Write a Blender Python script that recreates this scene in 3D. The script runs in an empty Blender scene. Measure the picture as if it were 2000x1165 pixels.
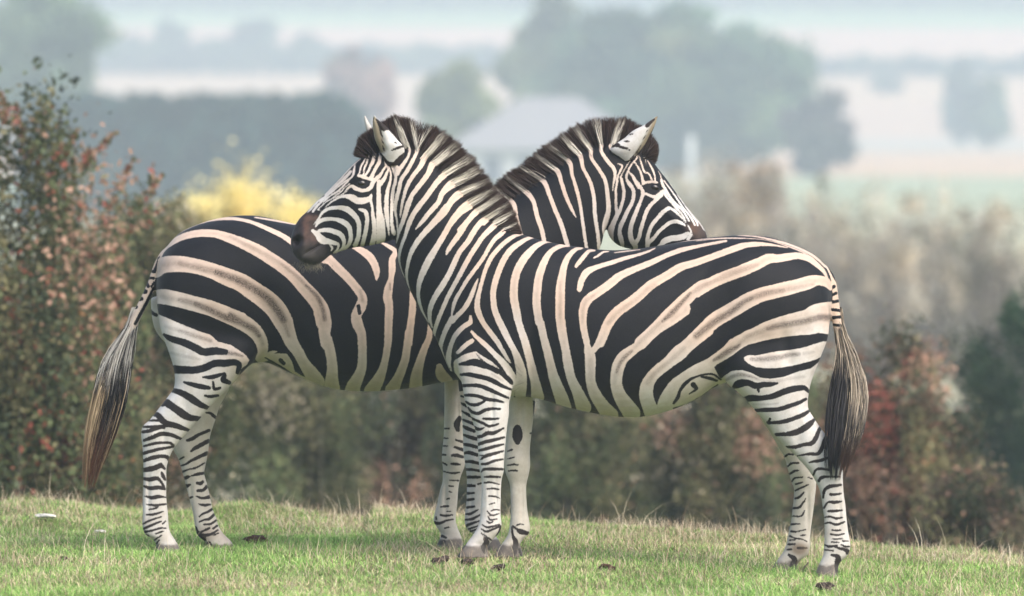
import bpy, bmesh, math, random
import numpy as np
from mathutils import Vector

# ------------------------------------------------------------------ camera, world, sun
scene = bpy.context.scene
DIST, FOC, CAMZ, HOR = 33.0, 16666.7, 1.7, 234.0   # subject distance, focal length in picture units, eye height, horizon row
cam_d = bpy.data.cameras.new('camera'); cam = bpy.data.objects.new('camera', cam_d)
scene.collection.objects.link(cam); scene.camera = cam
cam.location = (0, -DIST, CAMZ); cam.rotation_euler = (math.radians(90), 0, 0)
cam_d.sensor_width = 36; cam_d.lens = 300
cam_d.shift_y = -(582.5 - HOR) / 2000
cam_d.clip_start = 1; cam_d.clip_end = 12000
cam_d.dof.use_dof = True; cam_d.dof.focus_distance = 33.1; cam_d.dof.aperture_fstop = 4.3
SUN_EL, SUN_AZ = math.radians(46), math.radians(140)   # azimuth: clockwise from +Y
world = bpy.data.worlds.new('World'); scene.world = world; world.use_nodes = True
wn = world.node_tree; bg = wn.nodes['Background']
sky = wn.nodes.new('ShaderNodeTexSky'); sky.sky_type = 'NISHITA'; sky.sun_disc = False
sky.sun_elevation = SUN_EL; sky.sun_rotation = SUN_AZ; sky.air_density = 1.0; sky.dust_density = 4.0; sky.ozone_density = 1.0
wn.links.new(sky.outputs[0], bg.inputs[0]); bg.inputs[1].default_value = 0.15
sun_d = bpy.data.lights.new('sun', 'SUN'); sun = bpy.data.objects.new('sun', sun_d); scene.collection.objects.link(sun)
sun_d.energy = 2.0; sun_d.angle = math.radians(50); sun_d.color = (1.0, 0.93, 0.84)
sdir = Vector((math.sin(SUN_AZ)*math.cos(SUN_EL), math.cos(SUN_AZ)*math.cos(SUN_EL), math.sin(SUN_EL)))
sun.rotation_euler = sdir.to_track_quat('Z', 'Y').to_euler()
scene.view_settings.view_transform = 'Standard'; scene.view_settings.look = 'None'
scene.view_settings.exposure = 0.66; scene.view_settings.gamma = 1
scene.cycles.volume_bounces = 1; scene.cycles.max_bounces = 8; scene.cycles.volume_max_steps = 64

# ------------------------------------------------------------------ helpers
C = scene.collection
rng = np.random.default_rng(7)
def at(px, py, D):
    """point seen at picture row/column px,py at distance D from the camera"""
    return ((px - 1000) * D / FOC, D - DIST, CAMZ - (py - HOR) * D / FOC)
def tag(o, label=None, cat=None, group=None, kind=None):
    if label: o['label'] = label
    if cat: o['category'] = cat
    if group: o['group'] = group
    if kind: o['kind'] = kind
    return o
def mesh_obj(name, verts, faces, mat, parent=None, smooth=False, colors=None, attrs=None):
    verts = np.asarray(verts, dtype=np.float32).reshape(-1, 3)
    me = bpy.data.meshes.new(name)
    if isinstance(faces, np.ndarray):
        n = faces.shape[1]
        me.vertices.add(len(verts)); me.vertices.foreach_set('co', verts.ravel())
        me.loops.add(faces.size); me.loops.foreach_set('vertex_index', faces.ravel().astype(np.int32))
        me.polygons.add(len(faces)); me.polygons.foreach_set('loop_start', np.arange(0, faces.size, n, dtype=np.int32))
        me.polygons.foreach_set('loop_total', np.full(len(faces), n, dtype=np.int32))
        me.update(calc_edges=True)
    else:
        me.from_pydata(verts.tolist(), [], faces); me.update()
    if smooth:
        me.polygons.foreach_set('use_smooth', np.ones(len(me.polygons), dtype=bool))
    add_attrs(me, colors, attrs)
    me.materials.append(mat)
    o = bpy.data.objects.new(name, me); C.objects.link(o)
    if parent: o.parent = parent
    return o
def add_attrs(me, colors=None, attrs=None):
    for k, v in (colors or {}).items():
        a = me.color_attributes.new(k, 'FLOAT_COLOR', 'POINT')
        v = np.concatenate([np.asarray(v, np.float32), np.ones((len(v), 1), np.float32)], 1)
        a.data.foreach_set('color', v.ravel())
    for k, v in (attrs or {}).items():
        a = me.attributes.new(k, 'FLOAT', 'POINT'); a.data.foreach_set('value', np.asarray(v, np.float32))
def empty(name, loc):
    o = bpy.data.objects.new(name, None); C.objects.link(o); o.location = loc; o.empty_display_size = 0.2
    return o
class NT:
    """tiny node-tree builder"""
    def __init__(s, name, rough=0.8, spec=0.3):
        s.m = bpy.data.materials.new(name); s.m.use_nodes = True; s.t = s.m.node_tree
        s.b = s.t.nodes['Principled BSDF']; s.b.inputs['Roughness'].default_value = rough
        s.b.inputs['Specular IOR Level'].default_value = spec
    def n(s, kind, **kw):
        nd = s.t.nodes.new('ShaderNode' + kind)
        for k, v in kw.items():
            if hasattr(nd, k): setattr(nd, k, v)
            else: nd.inputs[k.replace('_', ' ')].default_value = v
        return nd
    def l(s, a, b): s.t.links.new(a, b)
    def attr(s, name, out='Color'):
        nd = s.t.nodes.new('ShaderNodeAttribute'); nd.attribute_name = name; return nd.outputs[out]
    def noise(s, scale, detail=3, rough=.5, vec=None, out='Fac'):
        nd = s.n('TexNoise'); nd.inputs['Scale'].default_value = scale; nd.inputs['Detail'].default_value = detail; nd.inputs['Roughness'].default_value = rough
        if vec is not None: s.l(vec, nd.inputs['Vector'])
        return nd.outputs[out]
    def coord(s, scale=(1, 1, 1)):
        tc = s.n('TexCoord'); mp = s.n('Mapping'); mp.inputs['Scale'].default_value = scale
        s.l(tc.outputs['Object'], mp.inputs['Vector']); return mp.outputs['Vector']
    def math(s, op, a, b=None, clamp=False):
        nd = s.n('Math', operation=op, use_clamp=clamp)
        for i, v in enumerate((a, b)):
            if v is None: continue
            if isinstance(v, (int, float)): nd.inputs[i].default_value = v
            else: s.l(v, nd.inputs[i])
        return nd.outputs[0]
    def remap(s, v, a, b, c=0, d=1):
        nd = s.n('MapRange'); s.l(v, nd.inputs[0])
        for i, x in enumerate((a, b, c, d)): nd.inputs[i+1].default_value = x
        return nd.outputs[0]
    def mix(s, f, a, b, mode='MIX'):
        nd = s.n('Mix', data_type='RGBA', blend_type=mode)
        for sock, v in ((nd.inputs[0], f), (nd.inputs[6], a), (nd.inputs[7], b)):
            if isinstance(v, (int, float)): sock.default_value = v
            elif isinstance(v, tuple): sock.default_value = (*v[:3], 1)
            else: s.l(v, sock)
        return nd.outputs[2]
    def bump(s, h, strength, dist):
        nd = s.n('Bump'); nd.inputs['Strength'].default_value = strength; nd.inputs['Distance'].default_value = dist
        s.l(h, nd.inputs['Height']); s.l(nd.outputs[0], s.b.inputs['Normal'])
    def base(s, c):
        if isinstance(c, tuple): s.b.inputs['Base Color'].default_value = (*c[:3], 1)
        else: s.l(c, s.b.inputs['Base Color'])
        return s.m
def fbm(x, y, scale, seed=0):
    """cheap smooth value noise, -1..1"""
    out = np.zeros_like(x, dtype=float); amp = .5
    for o in range(4):
        r = np.random.default_rng(seed*17+o); ph = r.random((4, 2))*6.28; f = scale * 1.9**o
        v = 0
        for k in range(4):
            a = k*0.8 + 0.4 + r.random(); v = v + np.sin((x*np.cos(a)+y*np.sin(a))*f*(0.8+.4*r.random()) + ph[k, 0] + 1.5*np.sin((y*np.cos(a)-x*np.sin(a))*f*.7+ph[k, 1]))
        out += amp*v/3; amp *= .5
    return out

# ------------------------------------------------------------------ terrain
def crest(x):
    return np.interp(x, [-6, -3, -2, -1.1, -.5, 0, 1, 2.2, 5], [5.6, 5.2, 4.9, 4.7, 3.7, 3.2, 2.6, 2.2, 1.6])
def FD(D): return D if D <= 250 else (250+(D-250)*1.3 if D <= 1000 else 1225+(D-1000)*.25)      # depth of the far valley
_R = [(48.+DIST, -2.2), (63, -3.6), (93, -4.6), (153, -4.2), (250, -3.2)]
_P = [(350, 481), (450, 410), (600, 345), (800, 300), (1000, 283), (1300, 190), (1600, 145), (2000, 110), (2500, 55), (3000, 18), (3600, -20), (5600, -70)]
ZY = np.array([-40, 0, 14]+[d-DIST for d, _ in _R[1:]]+[FD(d)-DIST for d, _ in _P])
ZZ = np.array([0, 0, -2.2]+[z for _, z in _R[1:]]+[CAMZ-(p-HOR)*FD(d)/FOC for d, p in _P])
def ground_z(x, y):
    x = np.asarray(x, float); y = np.asarray(y, float)
    yc = crest(x)
    z = -0.055 * (np.log1p(np.exp((x-.05)*6))/6)
    z = np.maximum(z, -0.5)
    lump = 0.02*fbm(x, y, 1.6, 3) + 0.008*fbm(x, y, 6, 5)
    foot = np.clip((np.abs(y-.4)-1.2)/1.5, 0.12, 1)
    z = z + lump*foot
    z = z - .05*np.clip((y-1.6)/1.5, 0, 1)*(x < -.6) + .085*np.exp(-((x+2.05)/.36)**2-((y-3.9)/.8)**2) + .085*np.exp(-((x+1.12)/.30)**2-((y-3.6)/.7)**2) + .03*np.clip((y-1.4)/1, 0, 1)*fbm(x, y, 4.5, 13)
    d = np.maximum(y - yc, 0)
    drop = np.where(d < 3, .055*d*d + .02*d, .495+.06+.35*(d-3))
    zn = z - np.where(d < 12, drop, .555+.35*9)
    far = np.interp(y, ZY, ZZ)
    w = np.clip((y-yc-4)/10, 0, 1); w = w*w*(3-2*w)
    return np.where(y < yc, z, zn*(1-w)+(far+.12*fbm(x, y, .5, 9)*np.clip(1-y/200, 0, 1))*w)
def terrain():
    xs = np.concatenate([-np.geomspace(1500, 4.2, 34), np.linspace(-4, 4, 161), np.geomspace(4.2, 1500, 34)])
    ys = np.concatenate([np.linspace(-36, -6, 20), np.linspace(-5.8, 7, 200), np.geomspace(7.5, 2800, 120)])
    X, Y = np.meshgrid(xs, ys)
    Z = ground_z(X, Y)
    nx, ny = len(xs), len(ys)
    idx = np.arange(nx*ny).reshape(ny, nx)
    F = np.stack([idx[:-1, :-1], idx[:-1, 1:], idx[1:, 1:], idx[1:, :-1]], -1).reshape(-1, 4)
    m = NT('meadow_and_fields', .95, .1)
    tc = m.n('TexCoord'); sp = m.n('SeparateXYZ'); m.l(tc.outputs['Object'], sp.inputs[0])
    # near pasture
    n1 = m.noise(1.3, 4); n2 = m.noise(14, 4); n3 = m.noise(60, 3)
    g = m.mix(m.remap(n1, .35, .65), (.10, .17, .04), (.19, .22, .08))
    g = m.mix(m.remap(n2, .45, .7), g, (.11, .085, .04))
    g = m.mix(m.remap(n3, .5, .75, 0, .6), g, (.2, .17, .09))
    # far fields as strips by distance
    wob = m.math('ADD', sp.outputs[1], m.math('MULTIPLY', sp.outputs[0], .05))
    cr = m.n('ValToRGB'); cr.color_ramp.interpolation = 'CONSTANT'
    m.l(m.math('DIVIDE', wob, 4200), cr.inputs[0])
    st = [(0, (.16, .16, .08)), (60, (.42, .40, .28)), (250, (.40, .42, .27)), (400, (.36, .42, .26)), (560, (0.64, 0.46, 0.31)), (800, (.5, .48, .38)), (960, (0.66, 0.47, 0.32)),
          (1250, (0.68, 0.50, 0.32)), (1580, (0.70, 0.51, 0.32)), (1950, (0.74, 0.52, 0.36)), (2480, (.34, .50, .24)), (2960, (.1, .13, .06)), (3500, (.1, .12, .07))]
    while len(cr.color_ramp.elements) < len(st): cr.color_ramp.elements.new(.5)
    for e, (p, c) in zip(cr.color_ramp.elements, st): e.position = (FD(p+DIST)-DIST)/4200; e.color = (*c, 1)
    fl = m.mix(m.remap(m.noise(.012, 3), .4, .6, 0, .5), cr.outputs[0], (.5, .48, .3), 'MIX')
    fl2 = m.mix(.35, cr.outputs[0], fl)
    col = m.mix(m.remap(sp.outputs[1], 10, 40), g, fl2)
    m.bump(m.noise(45, 5), .5, .02)
    o = mesh_obj('ground', np.stack([X, Y, Z], -1), F, m.base(col), smooth=True)
    tag(o, 'green pasture knoll falling away to pale valley fields', 'ground', kind='structure')
    return o
terrain()
FRONT_NEAR = """
T 560 220 6.6567
w 1370,640,50 1400,690,55 1440,740,60 1440,820,12
w 1195,2030,62 1195,1000,55 1220,930,60 1270,860,50 1300,790,35 1320,740,22 1290,680,26 1270,600,22 1262,560,12
w 1300,1090,52 1315,1000,45 1345,900,35 1355,820,25 1340,740,18 1310,660,12
w 1375,1098,45 1385,1000,42 1410,900,42 1415,830,38 1395,760,38 1365,690,32 1340,620,40
w 1440,1098,42 1455,1000,42 1480,900,35 1530,830,25
w 1525,1098,38 1545,1000,40 1590,900,45 1620,860,45
w 1145,510,35 1125,620,46 1090,700,38 1050,780,30 1010,830,26
w 1215,520,26 1205,640,48 1160,720,46 1120,800,46 1100,850,55
w 1065,560,20 1040,660,26 1010,720,26 1000,790,20 985,830,12
w 1030,590,12 990,660,20 960,720,22 945,790,18
w 890,680,14 872,760,34 860,820,26 810,870,26 740,910,22 640,990,22 560,1060,22
w 1290,700,26 1260,740,28 1225,800,40 1180,850,54 1120,905,55 1100,960,55 1060,1000,50 980,1015,46 900,990,52 850,960,40 800,980,26 740,1050,10
w 930,820,36 1000,840,46 1060,870,55 1110,890,55
w 960,600,10 880,670,14 800,750,16 720,840,18 640,925,20 560,1010,22 500,1070,26
w 830,770,38 760,850,42 680,920,34 620,980,30 560,1040,34 500,1100,34 440,1160,34
w 800,890,24 740,950,20 680,1010,18 600,1060,18 520,1130,18 480,1165,16
w 820,925,12 750,980,16 700,1040,16 640,1080,16 560,1140,16
w 1290,1130,10 1262,1160,10
T 560 370 6.6567
w 560,30,22 500,100,34 440,130,22 370,190,34 300,270,26 275,300,12
w 700,20,16 600,70,16 530,110,16 470,160,14 400,210,32 340,290,32
w 800,10,12 700,80,15 600,115,15 520,160,15 440,230,15 400,270,12
w 1105,55,14 1080,120,60 1000,150,85 920,150,85 850,110,86 770,90,48 680,110,28 590,160,22 500,235,12
w 1085,130,46 1110,220,30 1120,330,45 1135,430,55 1140,540,60 1130,640,70 1110,720,70
w 940,260,28 1020,290,56 1045,380,52 1035,500,54 1010,620,54 980,740,50
w 1195,30,55 1205,250,62 1240,400,60 1250,500,60 1250,600,75 1240,690,64
w 1300,90,50 1295,250,62 1310,400,50 1320,500,32 1330,600,12
w 1375,90,45 1365,250,42 1365,400,40 1375,500,48 1390,560,60 1400,590,30
w 1440,90,45 1415,200,42 1415,300,32 1430,400,26 1440,500,22 1440,570,16
w 1525,90,38 1500,200,32 1485,300,24 1475,370,8
w 1425,700,10 1440,640,25 1460,560,36 1500,460,42 1540,350,48 1580,220,52 1620,100,58
w 350,460,10 420,370,22 470,300,36 560,250,46 680,240,52 780,260,76 870,330,70 930,420,62 940,520,58 930,620,58 890,730,60
w 375,490,14 410,430,54 500,390,50 620,390,46 720,420,66 800,480,70 830,570,55 830,660,55 790,740,46 700,800,46 630,820,28
w 420,540,45 500,530,55 600,545,66 700,590,66 740,660,55 740,740,40 700,800,36
w 340,540,44 400,590,74 460,660,100 540,680,72 620,700,52 670,720,36 660,780,28 610,830,18
w 560,720,18 590,760,32 580,800,16
w 420,270,12 460,285,8
T 560 220 6.6567
b 838,905,14 900,893,52 960,915,100 1020,912,80 1088,902,16
T 720 220 5
w 270,120,36 320,220,56 370,290,46 400,350,28 390,420,26 350,490,32 300,560,42 285,610,22
w 420,130,26 450,240,36 465,330,46
w 590,200,14 520,290,28 480,340,45 465,400,32 420,490,38 370,580,38 320,650,36 300,740,38 275,830,36 255,920,28 265,1000,20 285,1100,12
w 690,270,28 640,340,76 560,420,62 510,520,48 440,610,40 385,700,38 350,800,30 325,900,24 305,1010,8
w 800,370,36 730,430,86 630,500,68 580,600,52 500,710,48 430,800,42 380,900,42 350,1000,36 310,1130,28
w 930,470,36 850,530,86 740,610,62 670,680,54 610,760,52 560,830,50 500,905,50 440,990,50 390,1090,44
w 1010,600,28 920,640,96 800,710,80 720,790,54 680,880,48 600,970,48 520,1070,38 460,1140,12
w 1100,680,28 1010,740,66 880,800,76 800,880,62 740,980,58 660,1060,54 570,1150,58
w 1170,760,28 1070,840,70 940,920,72 860,1000,58 790,1100,58
w 1220,820,28 1130,900,60 1040,980,56 960,1070,52 890,1150,52
w 1300,910,28 1210,990,60 1120,1080,52
w 1330,970,22 1250,1080,46
T 760 400 5
w 200,0,30 150,110,28 110,210,26 80,300,14
w 300,10,50 240,90,48 190,200,43 155,310,34 120,400,30 100,480,28 100,560,18 125,650,10 150,710,8
w 560,20,60 450,160,62 350,270,54 270,370,52 215,470,43 185,570,34 170,670,28 180,760,18 205,850,10
w 800,10,60 700,70,66 640,130,68 590,200,54 540,290,58 480,390,58 400,520,68 350,620,68 300,740,54 285,840,38 290,930,33 320,1030,22 360,1110,12 385,1150,8
w 930,10,68 830,90,58 770,160,48 700,270,54 620,380,48 575,450,38 555,490,10
w 1080,20,58 1000,100,58 900,170,54 830,260,54 770,360,54 690,460,48 640,560,54 590,670,54 520,790,58 450,900,54 400,1020,48 395,1130,34
w 1130,80,28 1080,150,58 1010,220,58 920,310,48 850,410,48 780,520,48 710,650,48 650,760,43 580,890,43 530,1000,41 480,1120,41
w 1150,225,38 1100,280,48 1030,340,43 970,430,40 920,520,39 840,630,38 760,740,38 700,840,34 640,950,38 615,1060,22 612,1090,8
w 1290,295,10 1220,310,36 1130,370,43 1050,450,43 990,530,43 940,640,41 910,740,37 880,850,41 860,960,53 870,1050,58 910,1140,49
w 1430,320,10 1360,330,33 1270,380,48 1180,450,58 1110,560,58 1060,680,60 1025,800,59 1015,900,57 1030,1020,60 1070,1130,64
w 1590,365,10 1520,365,33 1430,410,53 1340,500,73 1280,590,78 1240,680,78 1220,800,79 1220,920,79 1240,1030,77 1260,1130,71
w 1760,405,13 1680,405,38 1590,450,48 1530,530,63 1490,620,73 1460,720,79 1445,850,81 1440,950,81 1450,1050,79 1465,1150,79
w 1890,425,13 1820,440,38 1750,510,53 1710,600,63 1690,700,74 1675,800,88 1670,950,93 1670,1100,90
w 865,730,16 830,820,37 790,920,46 730,1020,47 660,1090,46 620,1140,46
T 760 580 5
w 480,220,41 450,310,36 440,380,22
w 870,140,55 910,240,50 980,340,50 1050,430,50 1110,530,40 1160,610,30 1185,645,12
w 1070,230,65 1120,330,65 1170,430,60 1220,520,60 1260,620,80 1290,740,100 1290,860,110 1280,960,110
w 1250,200,70 1290,330,70 1330,450,75 1370,600,75 1400,730,85 1430,850,95 1450,980,130
w 1480,260,75 1510,400,75 1550,550,80 1590,720,90 1630,850,110 1680,980,130 1710,1080,140
w 1670,200,90 1690,350,90 1720,500,80 1745,650,90 1780,800,90 1840,930,110 1900,1080,150
w 395,210,34 420,300,14
w 1940,50,70 1890,130,73 1890,220,70 1905,330,62 1930,440,60
w 615,210,52 560,310,48 520,410,46 500,500,43 520,580,36 560,680,32 600,760,22 640,820,18
w 795,190,22 790,250,48 730,290,48 660,360,48 620,430,44 590,520,48 580,600,55 600,680,38
w 810,430,42 740,480,46 670,545,34
w 805,340,26 850,390,37 930,460,48 1010,540,48 1080,610,58 1140,680,68 1190,760,75 1210,830,80
o.5 1190,650,6 1230,720,8 1290,770,8
o.5 1220,640,5 1260,700,6 1300,740,5
o.5 1200,880,5 1280,850,8 1310,840,6
o.4 1205,930,5 1270,890,6
o.35 1000,750,14 1060,790,22 1110,820,14
P 600,700 640,620 740,560 850,535 930,590 1010,640 1090,715 1180,790 1240,860 1215,1000 1100,1200 800,1200 640,1000 560,800
b 850,560,6 930,640,14 1010,690,26 1090,740,40 1180,820,44 1200,850,20
b 690,660,22 760,650,46 830,640,68 900,660,66 980,690,46 1060,730,46
b 640,560,20 620,620,20 620,700,16 650,800,5
b 700,760,22 780,760,38 880,780,43 960,800,43 1030,830,43 1100,870,33 1190,905,18
b 480,560,8 540,680,8 600,770,8 660,840,6
T 820 740 6.473
P 420,-60 700,-120 1150,0 1180,120 1150,300 1110,700 1070,1200 600,1200 640,600 540,150 480,0
b 545,90,32 620,85,34 750,90,40 860,130,44 970,180,38 1060,220,28 1120,245,14
b 570,210,22 650,210,34 750,225,34 850,260,38 960,275,33 1060,300,13
b 580,290,14 640,325,28 720,330,34 800,295,24 830,270,18
b 610,370,18 660,420,28 740,440,36 820,400,36 920,380,28 1015,385,18
b 800,505,18 880,510,28 1000,505,12
b 650,500,24 720,530,24 800,565,27 870,600,27 940,590,20 995,570,12
b 685,610,24 740,640,34 810,625,12
b 720,740,28 790,725,34 850,690,44 940,685,36 1060,625,13
b 740,830,33 830,800,39 920,780,37 1070,740,16
b 745,910,24 830,890,34 930,860,33 1060,830,13
b 770,1020,11 830,980,34 930,950,33 1055,915,13
b 760,970,8 830,975,13
b 785,1080,24 850,1075,26 940,1040,24 1050,1020,13
b 810,1140,18 900,1140,28 1050,1145,18
T 820 910 5.823
P 560,0 1010,0 960,400 960,700 800,1150 380,1150 640,700
b 700,70,9 740,40,22 830,40,26 940,40,20
b 735,130,9 800,125,22 915,130,14
b 735,195,11 800,190,15 900,210,9
b 760,265,8 830,260,14 900,270,9
b 780,345,9 850,350,14 905,370,6
b 790,440,5 850,425,9
b 810,515,6 850,500,11 905,505,6
b 765,520,5 815,565,13 900,545,6
b 775,580,6 805,615,13 880,605,6
b 760,630,8 790,650,13 830,640,7
b 710,670,6 760,700,15 830,690,15 900,670,11
b 700,720,10 760,750,18 840,720,16 910,690,22 915,740,30 880,800,30
b 700,770,8 760,810,14 820,850,10
b 740,830,36 760,880,64 720,930,46 740,990,26
T 1080 440 5
w 410,248,12 350,255,32 300,310,42 250,370,42 225,405,30
w 545,258,10 490,265,19 440,300,23 400,320,15
w 600,270,9 720,255,12 850,240,6
w 1000,225,8 930,258,22 830,290,28 700,325,37 560,370,42 430,410,48 330,460,68 280,540,62 260,620,52 258,640,26
w 1690,155,22 1580,175,27 1400,210,33 1250,245,46 1100,300,47 950,370,57 800,430,62 650,500,77 550,580,82 450,650,82 350,720,88 310,780,88 295,850,79 293,950,69 305,1060,54 320,1150,44
w 1997,190,38 1850,200,52 1700,250,53 1550,310,58 1400,365,67 1250,410,77 1150,470,82 1050,530,83 950,590,92 850,680,98 750,760,102 650,830,102 580,900,103 530,980,98 490,1080,93 460,1150,93
w 1997,380,112 1850,440,108 1700,500,103 1560,560,108 1450,600,113 1370,660,117 1280,740,128 1200,830,148 1120,900,138 1030,980,114 960,1050,114 860,1150,128
o.95 1340,665,26 1250,765,40 1160,860,50 1070,940,28
o.35 1997,390,34 1850,440,36 1700,500,36 1540,560,36 1440,610,40 1340,670,34
o.3 1040,960,36 960,1040,36 880,1120,36
o.25 400,690,40 300,760,40 290,950,30
o.25 1000,590,36 850,700,40 650,850,40 540,960,40
o.2 70,560,30 68,700,36 72,900,36
w 1050,190,6 1300,155,7 1600,130,10 1850,130,10
T 1080 600 5
w 310,260,50 330,350,50 345,420,80 365,500,105 365,620,100 370,730,95 410,850,115 480,960,130 560,1060,160
w 490,280,90 450,350,68 400,420,56
w 1270,20,148 1150,120,123 1050,190,104 950,280,94 850,370,88 750,440,108 680,500,118 640,580,123 620,680,118 620,760,114 650,860,128 700,940,150 770,1040,170
w 1500,220,143 1400,300,138 1300,390,129 1230,450,148 1130,540,118 1040,610,114 960,690,114 920,770,129 910,860,138 930,940,140 965,1030,150
w 1760,370,120 1700,430,108 1600,500,98 1520,560,108 1400,610,98 1300,670,88 1200,750,108 1130,850,120 1080,950,120 1080,1020,100
o.75 770,430,26 700,490,36 650,560,34 620,640,26
o.25 620,640,40 600,740,40
o.3 1000,190,36 900,290,36 800,390,36
o.3 1280,400,36 1150,520,36 1000,640,40 920,740,40
o.2 370,520,50 370,700,50
P 1060,1060 1080,930 1140,830 1190,770 1250,700 1330,650 1400,610 1560,560 1600,640 1650,720 1400,900 1180,1010
b 1180,940,18 1220,880,28 1240,820,22 1300,740,28 1400,680,13 1550,655,13 1640,710,11
b 1370,760,50 1400,800,26 1330,850,7
b 1450,680,14 1540,700,26 1600,720,14
b 1180,990,10 1300,960,11 1420,890,6
T 1360 440 5
w 890,220,10 750,195,22 600,185,42 500,195,48 380,235,48 250,280,53 120,325,58 0,365,68
w 1290,560,18 1250,460,33 1180,390,48 1100,330,58 1000,300,63 900,310,73 800,325,78 700,330,98 600,380,103 480,435,108 350,480,113 220,530,113 100,590,113 0,650,118
w 1310,620,40 1270,560,88 1180,540,98 1100,560,128 1000,590,128 880,620,138 760,650,138 640,680,138 520,730,148 400,800,148 280,870,148 180,930,148 80,1020,138 0,1100,138
w 1345,910,330 1200,910,288 1100,945,250 900,980,213 700,1030,178 500,1105,128 400,1140,110
o.3 0,620,34 120,570,34 250,500,34 400,430,34 550,390,30
o.35 1150,580,30 1000,610,44 850,640,48
o.65 850,640,44 700,660,48 550,710,48
o.9 550,710,40 450,760,50 350,840,55 200,930,60 80,1020,60 0,1080,60
o1 1330,905,66 1200,900,62
o.85 1200,900,58 1100,930,58 950,960,58 800,985,56 700,1010,46
o.4 700,1010,50 600,1050,44 500,1090,44
w 400,100,9 600,115,13 800,160,22 950,205,27 1100,270,32 1200,340,34 1260,400,32
w 0,155,6 150,138,8 300,128,13 500,130,8 700,150,6 900,210,12 1050,270,12 1150,330,10
T 1360 620 5
w 560,180,140 500,200,135 410,260,112 320,330,108 230,390,98 150,440,90 80,470,76 0,510,80
w 1250,300,130 1150,340,148 1050,370,148 900,400,158 750,420,158 600,430,118 520,410,80 490,405,50
o.9 420,270,30 400,290,40 320,330,56 240,380,48 170,420,26
o.3 480,200,40 400,280,36
o.3 1150,340,24 1050,355,34
o.75 1000,360,36 900,370,42 800,395,50 650,410,50 540,410,36
P 200,640 290,560 350,525 450,515 540,545 620,590 720,602 850,584 1000,530 1120,500 1195,440 1240,330 1290,240 1360,100 1400,300 1300,1300 700,1300
b 370,680,38 420,650,78 500,640,58 580,670,58 650,660,52 730,655,40 790,645,16
b 600,690,36 610,730,12
o.7 300,610,26 350,580,34 420,560,36 500,570,30 590,600,20
o.3 600,610,30 750,630,30 900,600,30 1050,580,30
b 480,800,48 540,790,62 640,790,48 750,770,54 850,730,58 950,700,58 1050,690,46 1100,730,24
o.3 560,850,20 700,850,20 800,840,16
b 580,910,28 680,905,38 800,900,39 900,870,39 1000,835,34 1070,800,24
b 700,1030,28 750,1030,24 850,1020,34 950,990,34 1050,950,34 1100,915,18
b 700,1030,20 722,990,14
b 780,1150,24 880,1140,34 980,1115,44 1060,1070,43 1120,1030,43 1150,1000,24
T 1440 780 6.132
P 330,150 900,150 1150,450 1320,700 1320,1250 960,1250 900,960 700,730 560,570
b 460,425,33 560,420,43 680,415,46 790,370,49 870,310,48 915,255,33
b 590,570,18 680,575,38 800,545,40 890,530,48 940,470,48 970,390,43 995,340,33
b 720,680,9 800,665,20 880,655,33 960,655,39 1010,600,48 1040,520,53 1065,455,39
b 860,760,9 920,745,23 1000,735,33 1090,700,18
b 910,910,14 940,850,20 1000,835,24 1120,850,18
b 975,980,24 1010,940,34 1080,930,18 1230,930,13
T 1440 940 5.546
P 860,0 1200,0 1240,650 1260,800 1120,1200 760,1200 920,800 900,400
b 930,180,14 945,100,26 1000,60,34 1070,50,27 1125,40,16
b 1010,145,24 1070,145,21 1125,135,9
b 940,290,17 985,230,14 1060,230,28 1130,220,8
b 985,325,14 1060,325,24 1140,315,8
b 945,395,8 1000,385,14 1080,405,18 1135,395,8
b 950,460,7 1000,450,14 1080,472,20 1165,440,7
b 1025,530,7 1080,537,14 1120,530,6
b 1010,575,8 1080,585,13 1160,572,7
b 1030,625,7 1070,630,11 1140,622,6
b 1140,650,10 1200,650,7
b 1020,660,9 1100,665,9
b 945,690,9 1000,710,18 1080,700,12
b 1125,690,10 1170,710,14 1210,710,14
b 1060,715,14 1130,735,22 1190,755,38 1190,780,28
b 950,745,8 1040,755,10
b 1020,800,18 1090,820,46 1090,880,66 1080,950,46 1090,1010,18
"""
FRONT_FAR = """
P 0,0 2000,0 2000,1165 0,1165
T 820 740 6.473
b 1230,600,36 1235,650,106 1235,730,122 1235,800,66
b 1110,920,8 1160,900,20
b 1110,1015,7 1190,995,14
b 1110,1095,8 1180,1085,16 1240,1090,12
b 1400,690,14 1430,690,14
T 820 910 5.823
b 1010,60,8 1070,55,14 1110,60,8
b 1060,690,20 1100,720,20 1150,750,56 1230,770,38
b 1100,680,6 1140,665,10 1180,670,6
b 1045,700,14 1060,800,28 1090,870,56 1080,960,56 1080,1020,18
b 1130,950,20 1150,1020,18
T 1440 780 6.132
b 570,690,14 610,660,16 670,665,13
b 605,805,14 650,770,18 735,765,12
b 620,900,16 690,860,18 735,855,8
b 655,985,10 690,945,14 780,935,10
b 850,935,8 895,955,10
b 700,1020,14 780,995,10
b 695,1095,14 760,1065,16 850,1025,6
T 1440 940 5.546
b 625,190,12 670,175,20 725,120,8
b 605,295,14 670,285,20 710,240,12 740,190,5
b 605,380,14 690,380,10 730,320,6
b 585,470,16 630,465,12 680,465,5
b 585,545,18 630,550,14 660,545,7 740,525,7
b 690,590,10 735,585,9
b 570,595,12 630,620,10 700,630,8 755,655,7
b 565,640,7 625,640,7
b 555,685,16 625,685,14
b 650,725,10 690,725,24 755,725,10
b 540,745,10 590,740,14
b 560,800,26 620,850,56 600,930,66 630,990,46
"""
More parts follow.
